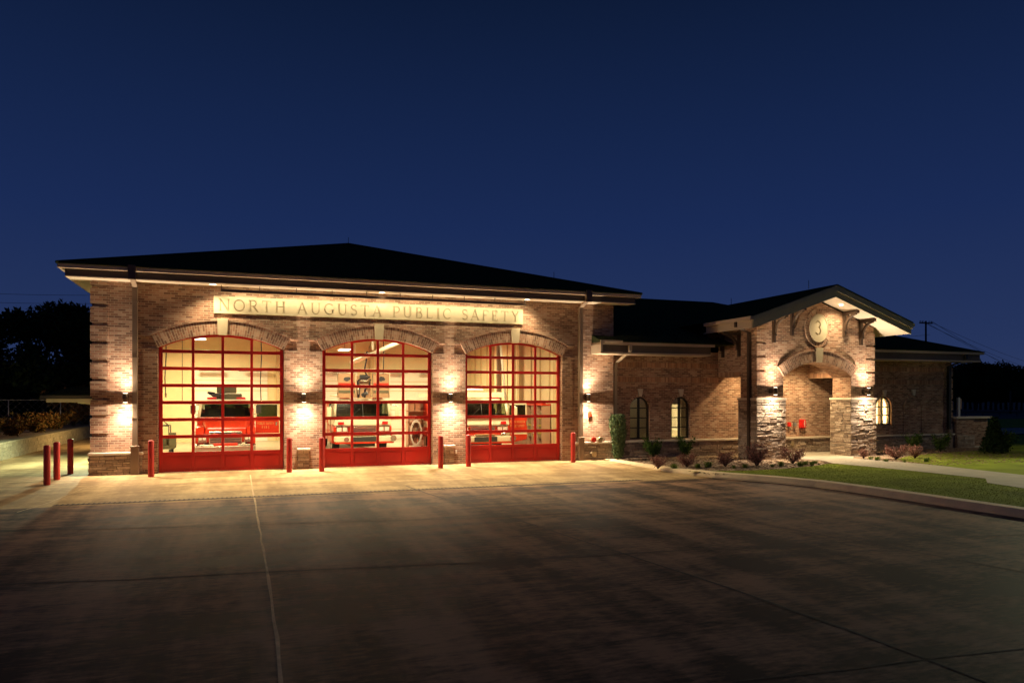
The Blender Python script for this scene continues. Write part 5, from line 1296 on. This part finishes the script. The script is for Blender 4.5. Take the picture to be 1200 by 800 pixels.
# ------------------------------------------------------------------ plants
def leaf_quads(vs, fs, c, n, rad, size, r, flat=1.0, aspect=1.6, updir=0.0):
    for _ in range(n):
        while True:
            p = Vector((r.uniform(-1, 1), r.uniform(-1, 1), r.uniform(-1, 1)))
            if .25 < p.length < 1: break
        p = Vector((c[0] + p.x * rad, c[1] + p.y * rad, c[2] + p.z * rad * flat))
        a = Vector((r.gauss(0, 1), r.gauss(0, 1), r.gauss(0, 1) + updir)).normalized(); q = Vector((r.gauss(0, 1), r.gauss(0, 1), r.gauss(0, 1)))
        q = (q - a * q.dot(a)).normalized(); s = size * r.uniform(.6, 1.3); i = len(vs)
        vs += [p, p + a * s * .5 * aspect + q * s * .35, p + a * s * aspect, p + a * s * .5 * aspect - q * s * .35]; fs.append((i, i+1, i+2, i+3))
def make_tree(h, spread, seed, leaves, size, lab, cat='tree', group=None, loc=(0, 0, 0), conifer=False):
    r = random.Random(seed); t = thing('tree', lab, cat, (0, 0, 0), group)
    b = MB(); top = h * .55
    b.tube([(0, 0, 0), (h*.01, 0, h*.25), (r.uniform(-.03, .03)*h, 0, top), (r.uniform(-.05, .05)*h, 0, h*.85)], [h*.028, h*.022, h*.014, h*.005], 8)
    lobes = []
    for k in range(17):
        a = r.uniform(0, 2*PI); z = h * r.uniform(.30, .95); rr_ = spread * r.uniform(.25, 1.0) * (1 - max(0, z/h - .6) * 1.6)
        p = (math.cos(a)*rr_, math.sin(a)*rr_, z); lobes.append((p, spread * r.uniform(.28, .5)))
        b.tube([(0, 0, z * .62), (p[0]*.5, p[1]*.5, z*.85), p], [h*.011, h*.007, h*.003], 5)
    tr = b.build('trunk', BARK, t)
    vs, fs = [], []
    for (p, rad) in lobes: leaf_quads(vs, fs, p, leaves // 17, rad, size, r, .75)
    m = MB(); m.v = [tuple(v) for v in vs]; m.f = fs; m.build('crown', LEAFD, t)
    t.location = loc; return t
tA = make_tree(9.5, 3.6, 1, 9000, .26, 'tall dark tree against the sky, just left of the station roof', loc=(-9.6, 56, 0))
tB = make_tree(7.2, 3.2, 2, 8000, .24, 'rounded dark tree standing second from the left edge', loc=(-16.5, 62, 0))
tC = make_tree(7.4, 3.8, 3, 8500, .26, 'broad dark tree at the left edge of the photo', loc=(-22.5, 66, 0))
for (src, x, y, sc, ro, lb) in ((tB, -12.8, 60, 1.12, 1.0, 'dark tree between the tall tree and the rounded tree on the left'), (tC, -6.0, 58, 1.15, 2.0, 'dark tree partly hidden behind the left corner of the station roof'),
                                (tA, -20, 72, .85, 2.2, 'dim far tree filling the gap behind the left edge trees'), (tB, -27.5, 64, 1.0, .5, 'dark tree cut off by the left edge of the photo')):
    c = dup(src, None, (x, y, 0), ro, sc); c['label'] = lb
for k in range(9):
    c = dup((tA, tB, tC)[k % 3], None, (-34 + k*3.6, 78 + (k % 3)*3, -1.5), k*1.3, (.72, .95, .92)[k % 3]); c['label'] = 'dark tree in the far row behind the left edge trees'; c['group'] = 'far trees on the left'
rr = random.Random(9)
for k in range(22):
    px = 1095 + k * 6.0; Y = 108 + rr.uniform(-7, 9); top = 432 + rr.uniform(-7, 8) + max(0, (px - 1150)) * .08; p = at(px, top, Y)
    src = (tA, tB, tC)[k % 3]; hh = (9.5, 7.2, 7.4)[k % 3]; s = p.z / hh * .98
    c = dup(src, None, (p.x, p.y, 0), k * 1.1, (s * 1.25, s * 1.25, s)); c['label'] = 'dark tree in the wooded row beyond the right end of the station'; c['group'] = 'far trees on the right'

def make_shrub(name, lab, cat, group, loc, m, n, size, rad, h, seed, upd=0.6, stems=14):
    r = random.Random(seed); t = thing(name, lab, cat, (0, 0, 0), group); b = MB(); vs, fs = [], []
    for k in range(stems):
        a = r.uniform(0, 2*PI); l = r.uniform(.5, 1.0); q = (math.cos(a)*rad*l, math.sin(a)*rad*l, h*r.uniform(.55, 1.1))
        b.tube([(0, 0, 0), (q[0]*.45, q[1]*.45, q[2]*.55), q], [.012, .008, .003], 4)
        for j in range(n // stems):
            f = r.uniform(.25, 1.05); p = Vector((q[0]*f, q[1]*f, q[2]*f)) + Vector((r.gauss(0, .05), r.gauss(0, .05), r.gauss(0, .04)))
            leaf_quads(vs, fs, p, 1, .02, size, r, 1, 1.7, upd)
    b.build('stems', BARK, t); mm = MB(); mm.v = [tuple(v) for v in vs]; mm.f = fs; mm.build('leaves', m, t)
    t.location = loc; return t
def G(x, y): g = on_ground(x, y); return (g[0], g[1], .0)
bar = [(771, 549, .85, 'reddish barberry below the right arched window, leftmost of the row'), (805, 547, 1.0, 'low wide barberry in front of the stone wainscot near the kerb'), (850, 546.5, .9, 'purple barberry just left of the porch downspout'),
       (887, 546, 1.25, 'tall purple barberry in front of the left stone pier'), (929, 543, 1.2, 'pink red barberry beside the walk, right of the left stone pier'), (1012, 537, .7, 'faded barberry at the foot of the right stone pier'), (1050, 538, 1.15, 'spiky red barberry right of the porch under the lit window'), (1072, 537, .9, 'smaller red barberry beyond the spiky one, right of the porch')]
s0 = None
for i, (x, y, s, lb) in enumerate(bar):
    if s0 is None: s0 = make_shrub('barberry_shrub', lb, 'shrub', 'barberry shrubs in the beds', G(x, y), LEAFR, 1500, .034, .40, .55, 21, 1.0, 26); c = s0
    else: c = dup(s0, None, G(x, y), i * 1.7, s); c['label'] = lb
    c.scale = (s * (1.15, .9, 1.05, 1.0)[i % 4], s, s * (.85, .75, .95, 1.0, .8)[i % 5])
grn = [(748 + 18, 536.5, 1.0, 'green leafy bush against the stone wainscot under the arched windows, left one'), (802, 534.5, 1.0, 'green leafy bush against the stone wainscot, right of the arched windows'), (1070, 529, 1.0, 'dim green bush against the right wing wall'), (1102, 529, 1.0, 'dim green bush near the dark downspout of the right wing'),
       (1180, 527, 1.1, 'low dark bush right of the cone shaped evergreen')]
s1 = None
for i, (x, y, s, lb) in enumerate(grn):
    if s1 is None: s1 = make_shrub('green_shrub', lb, 'shrub', 'green bushes in the beds', G(x, y), LEAFG, 1300, .055, .42, .72, 22, .5, 20)
    else: c = dup(s1, None, G(x, y), i * 1.1, s); c['label'] = lb
lir = [(829, 547.5), (818, 548.5), (873, 548), (905, 547), (915, 546), (944, 544.5), (955, 543), (790, 549.5), (1028, 539.5), (1038, 541), (1060, 542), (1086, 541), (1020, 538.5), (860, 548.5), (938, 546), (951, 545)]
s2 = None
for i, (x, y) in enumerate(lir):
    if s2 is None:
        t = thing('liriope_tuft', 'low yellow green grass tuft in the mulch beds by the porch', 'grass tuft', (0, 0, 0), 'low grass tufts in the beds'); r = random.Random(4); vs, fs = [], []
        for k in range(90):
            a = r.uniform(0, 2*PI); l = r.uniform(.08, .28); q0 = Vector((r.gauss(0, .05), r.gauss(0, .05), 0)); d = Vector((math.cos(a), math.sin(a), 0)); sd = Vector((-d.y, d.x, 0)) * .008
            z = r.uniform(.10, .22); i0 = len(vs); m1, m2 = q0 + d*l*.5 + Vector((0, 0, z)), q0 + d*l + Vector((0, 0, z*.7))
            vs += [q0 - sd, q0 + sd, m1 + sd, m1 - sd, m2]; fs += [(i0, i0+1, i0+2, i0+3), (i0+3, i0+2, i0+4)]
        mm = MB(); mm.v = [tuple(v) for v in vs]; mm.f = fs; o = mm.build('blades', LEAFL, t); s2 = t; t.location = G(x, y)
    else: c = dup(s2, None, G(x, y), i * 2.1, .45 + (i * 37 % 10) / 22)
# tall narrow juniper by the corner
t = thing('column_juniper', 'tall narrow grey green juniper at the corner of the low wing', 'shrub', (0, 0, 0)); r = random.Random(8); vs, fs = [], []
for k in range(5200):
    z = r.uniform(.08, 1.72); a = r.uniform(0, 2*PI); rad = (.15 + .15 * min(1, z / 1.1)) * (1 if z < 1.55 else .85) * r.uniform(.55, 1.05) * (1 + .12 * math.sin(3*a + 4*z))
    p = Vector((math.cos(a)*rad, math.sin(a)*rad, z)); leaf_quads(vs, fs, p, 1, .01, .045, r, 1, 2.0, 2.2)
b = MB(); b.tube([(0, 0, 0), (0, 0, 1.4)], [.04, .015], 8); b.build('trunk', BARK, t)
mm = MB(); mm.v = [tuple(v) for v in vs]; mm.f = fs; mm.build('foliage', LEAFJ, t); g = G(730, 540); t.location = (g[0] + .02, 25.55, 0)
# cone evergreen at the right
t = thing('cone_evergreen', 'dark cone shaped evergreen in front of the low yard wall', 'shrub', (0, 0, 0)); vs, fs = [], []
for k in range(3800):
    z = r.uniform(.05, 1.5); a = r.uniform(0, 2*PI); rad = .55 * (1 - z/1.6) * r.uniform(.5, 1.1) + .02
    leaf_quads(vs, fs, Vector((math.cos(a)*rad, math.sin(a)*rad, z)), 1, .02, .07, r, 1, 1.8, .4)
b = MB(); b.tube([(0, 0, 0), (0, 0, 1.4)], [.04, .01], 8); b.build('trunk', BARK, t)
mm = MB(); mm.v = [tuple(v) for v in vs]; mm.f = fs; mm.build('foliage', LEAFD, t); t.location = on_ground(1165, 531) + (0,)
# shrubs above the retaining wall
s3 = None
for i, (x, y, s, lb) in enumerate(((-9.6, 33.2, 1.0, 'orange lit shrub above the retaining wall at the left edge'), (-10.0, 36.4, 1.2, 'orange lit shrub above the retaining wall, second from the left edge'), (-9.7, 39.8, 1.1, 'orange lit shrub in the middle of the retaining wall planting'),
                                 (-9.6, 43.5, 1.3, 'orange lit shrub above the wall, left of the canopy'), (-9.6, 47.5, 1.2, 'orange lit shrub at the far end of the retaining wall'), (-11.6, 35.2, 1.4, 'taller orange lit shrub set back from the retaining wall on the left'), (-11.8, 41.5, 1.5, 'taller orange lit shrub set back from the middle of the retaining wall'))):
    if s3 is None: s3 = make_shrub('rusty_shrub', lb, 'shrub', 'orange lit shrubs above the retaining wall', (x, y, .62), LEAFO, 1900, .07, .75, .70, 33, .4, 24)
    else: c = dup(s3, None, (x, y, .62), i * 1.3, s); c['label'] = lb
s4 = make_shrub('side_bush', 'tall loose dark bush beside the canopy on the left', 'shrub', None, (-9.6, 52.5, .6), LEAFO, 2600, .12, 1.7, 2.2, 35, .4, 30)

# lawn grass: blades as one uncountable mass
r = random.Random(12); vs, fs = [], []
def inside(p, poly):
    c = False; n = len(poly)
    for i in range(n):
        a, b_ = poly[i], poly[(i+1) % n]
        if (a[1] > p[1]) != (b_[1] > p[1]) and p[0] < (b_[0]-a[0])*(p[1]-a[1])/(b_[1]-a[1]) + a[0]: c = not c
    return c
cnt = 0
while cnt < 26000:
    p = (r.uniform(14, 26), r.uniform(9.5, 23))
    if not inside(p, lawn): continue
    cnt += 1; a = r.uniform(0, 2*PI); h = r.uniform(.008, .02); w_ = .008; i0 = len(vs); q = Vector((p[0], p[1], .014)); sd = Vector((math.cos(a), math.sin(a), 0))*w_
    vs += [q - sd, q + sd, q + Vector((r.gauss(0, .02), r.gauss(0, .02), h))]; fs.append((i0, i0+1, i0+2))
mm = MB(); mm.v = [tuple(v) for v in vs]; mm.f = fs
o = mm.build('grass', island_mat('grass blades', [(.19,.24,.022), (.20,.25,.025), (.17,.22,.02), (.22,.24,.03)], bump=0)); tag(o, 'short mown grass between the kerb and the walk', 'grass', None, 'stuff')
# mulch chips
vs, fs = [], []
b = MB()
for k in range(5200):
    p = (r.uniform(13.8, 33), r.uniform(19.5, 26.0))
    if inside(p, lawn) or (20.4 < p[0] < 24.9 and p[1] > 22.4): continue
    a = r.uniform(0, PI); s = r.uniform(.02, .05); M = Matrix.Translation((p[0], p[1], .006)) @ Matrix.Rotation(a, 4, 'Z') @ Matrix.Rotation(r.uniform(-.4, .4), 4, 'X')
    b.box(-s, s, -s*.4, s*.4, 0, .012, M)
o = b.build('mulch_chips', island_mat('chip colours', [(.22,.14,.09), (.34,.24,.16), (.14,.09,.06), (.46,.36,.26)], bump=0)); tag(o, 'loose brown mulch chips in the planting beds', 'mulch', None, 'stuff')

# ------------------------------------------------------------------ poles and wires
def pole(px, top, Y, lab, arm=True):
    p = at(px, top, Y); t = thing('utility_pole', lab, 'utility pole', (p.x, Y, 0))
    b = MB(); b.tube([(p.x, Y, 0), (p.x, Y, p.z)], [.17, .11], 10); b.build('pole', WOOD, t)
    if arm:
        b = MB(); b.box(p.x - 1.1, p.x + 1.1, Y - .08, Y + .05, p.z - .35, p.z - .2); b.build('crossarm', WOOD, t)
        for d in (-1.0, -.55, .55, 1.0):
            b = MB(); b.cyl((p.x + d, Y), .05, p.z - .2, p.z + .02, 8); b.build('insulator', STEEL, t)
    return p
p1 = pole(1085, 376, 72, 'wooden utility pole with a crossarm rising above the right wing roof')
p2 = pole(1145, 420, 118, 'faint farther utility pole right of the wing roof')
pole(1184, 458, 80, 'short dark pole standing by the far road at the right', False)
def wire(a, c, sag, lab, group):
    pts = [Vector(a).lerp(Vector(c), i/16) - Vector((0, 0, sag * 4 * (i/16) * (1 - i/16))) for i in range(17)]
    b = MB(); b.tube(pts, .022, 4, cap=False); o = b.build('power_line', DARK, None, tuple(a)); tag(o, lab, 'power line', group)
for k, (ex, ey) in enumerate(((1215, 434), (1212, 439), (1218, 428), (1214, 444))):
    a = (p1.x + (-1.0, -.55, .55, 1.0)[k], 72, p1.z); e_ = at(ex, ey, 120); wire(a, e_, .5, 'thin dark power line descending right from the crossarm pole', 'power lines on the right')
wire(at(1090, 392, 72), at(900, 402, 100), .3, 'thin power line going behind the porch roof from the crossarm pole', None)
for k, (ya, yb) in enumerate(((342, 345), (352.5, 354.5))):
    wire(at(-60, ya, 95), at(180, yb, 95), .2, ('upper thin power line crossing the sky above the left trees', 'lower thin power line crossing the sky above the left trees')[k], 'power lines on the left')
# guard rail by the far road
t = thing('guard_rail', 'long thin pale rail running in front of the far trees at the right', 'guard rail', (95, 85, 0))
for k, yy in enumerate((481, 486.5)):
    b = MB(); b.tube([at(1128, yy, 70), at(1290, yy + .6, 62)], .07, 4, smooth=False); b.build('rail', mat('rail steel', (.07,.09,.13), .7), t)
b = MB()
for k in range(8):
    q = at(1132 + k*20, 480, 70 - k); b.box(q.x-.06, q.x+.06, q.y-.04, q.y+.1, 0, q.z)
b.build('rail_post', DARK, t)
# added pole lamp, out of view to the right, to brighten the lawn
t = thing('lot_lamp', 'added pole lamp out of view to the right, brightening the lawn', 'added lamp', (41, 20, 0))
b = MB(); b.tube([(41, 20, 0), (41, 20, 7)], [.1, .07], 10); b.tube([(41, 20, 6.9), (40, 20, 7.05)], .04, 8); b.build('pole', STEEL, t)
b = MB(); b.box(39.3, 40.1, 19.85, 20.15, 6.98, 7.12); b.build('lamp_head', BRONZE, t, bevel=.02)
b = MB(); b.box(39.4, 40.0, 19.88, 20.12, 6.97, 6.978); b.build('lens', LENS, t)
spot(t, (39.7, 20, 6.9), (22, 16, 0), 12000, 46, .9, (1, .95, .55), .15)
spot(t, (39.7, 20, 6.9), (34.5, 23, 0), 600, 70, .9, (1, .9, .5), .15)
# room lights behind the windows; the dim one is added to lift the left room
for (x, y, lb, wt) in ((14.9, 27.3, 'dim added ceiling light in the room behind the left arched window', 3), (18.2, 29.4, 'ceiling light in the room beyond the doorway seen through the right arched window', 260), (28.2, 28.4, 'ceiling light in the room behind the lit window of the right wing', 900)):
    t = thing('room_light', lb, 'ceiling light', (x, y, 2.9)); b = MB(); b.box(x-.3, x+.3, y-.15, y+.15, 2.92, 2.98); b.build('housing', WHITEP, t)
    b = MB(); b.box(x-.27, x+.27, y-.12, y+.12, 2.905, 2.915); b.build('lens', LENS2, t)
    area(t, (x, y, 2.88), (x, y, 0), wt, .5, .3, (1, .84, .55))
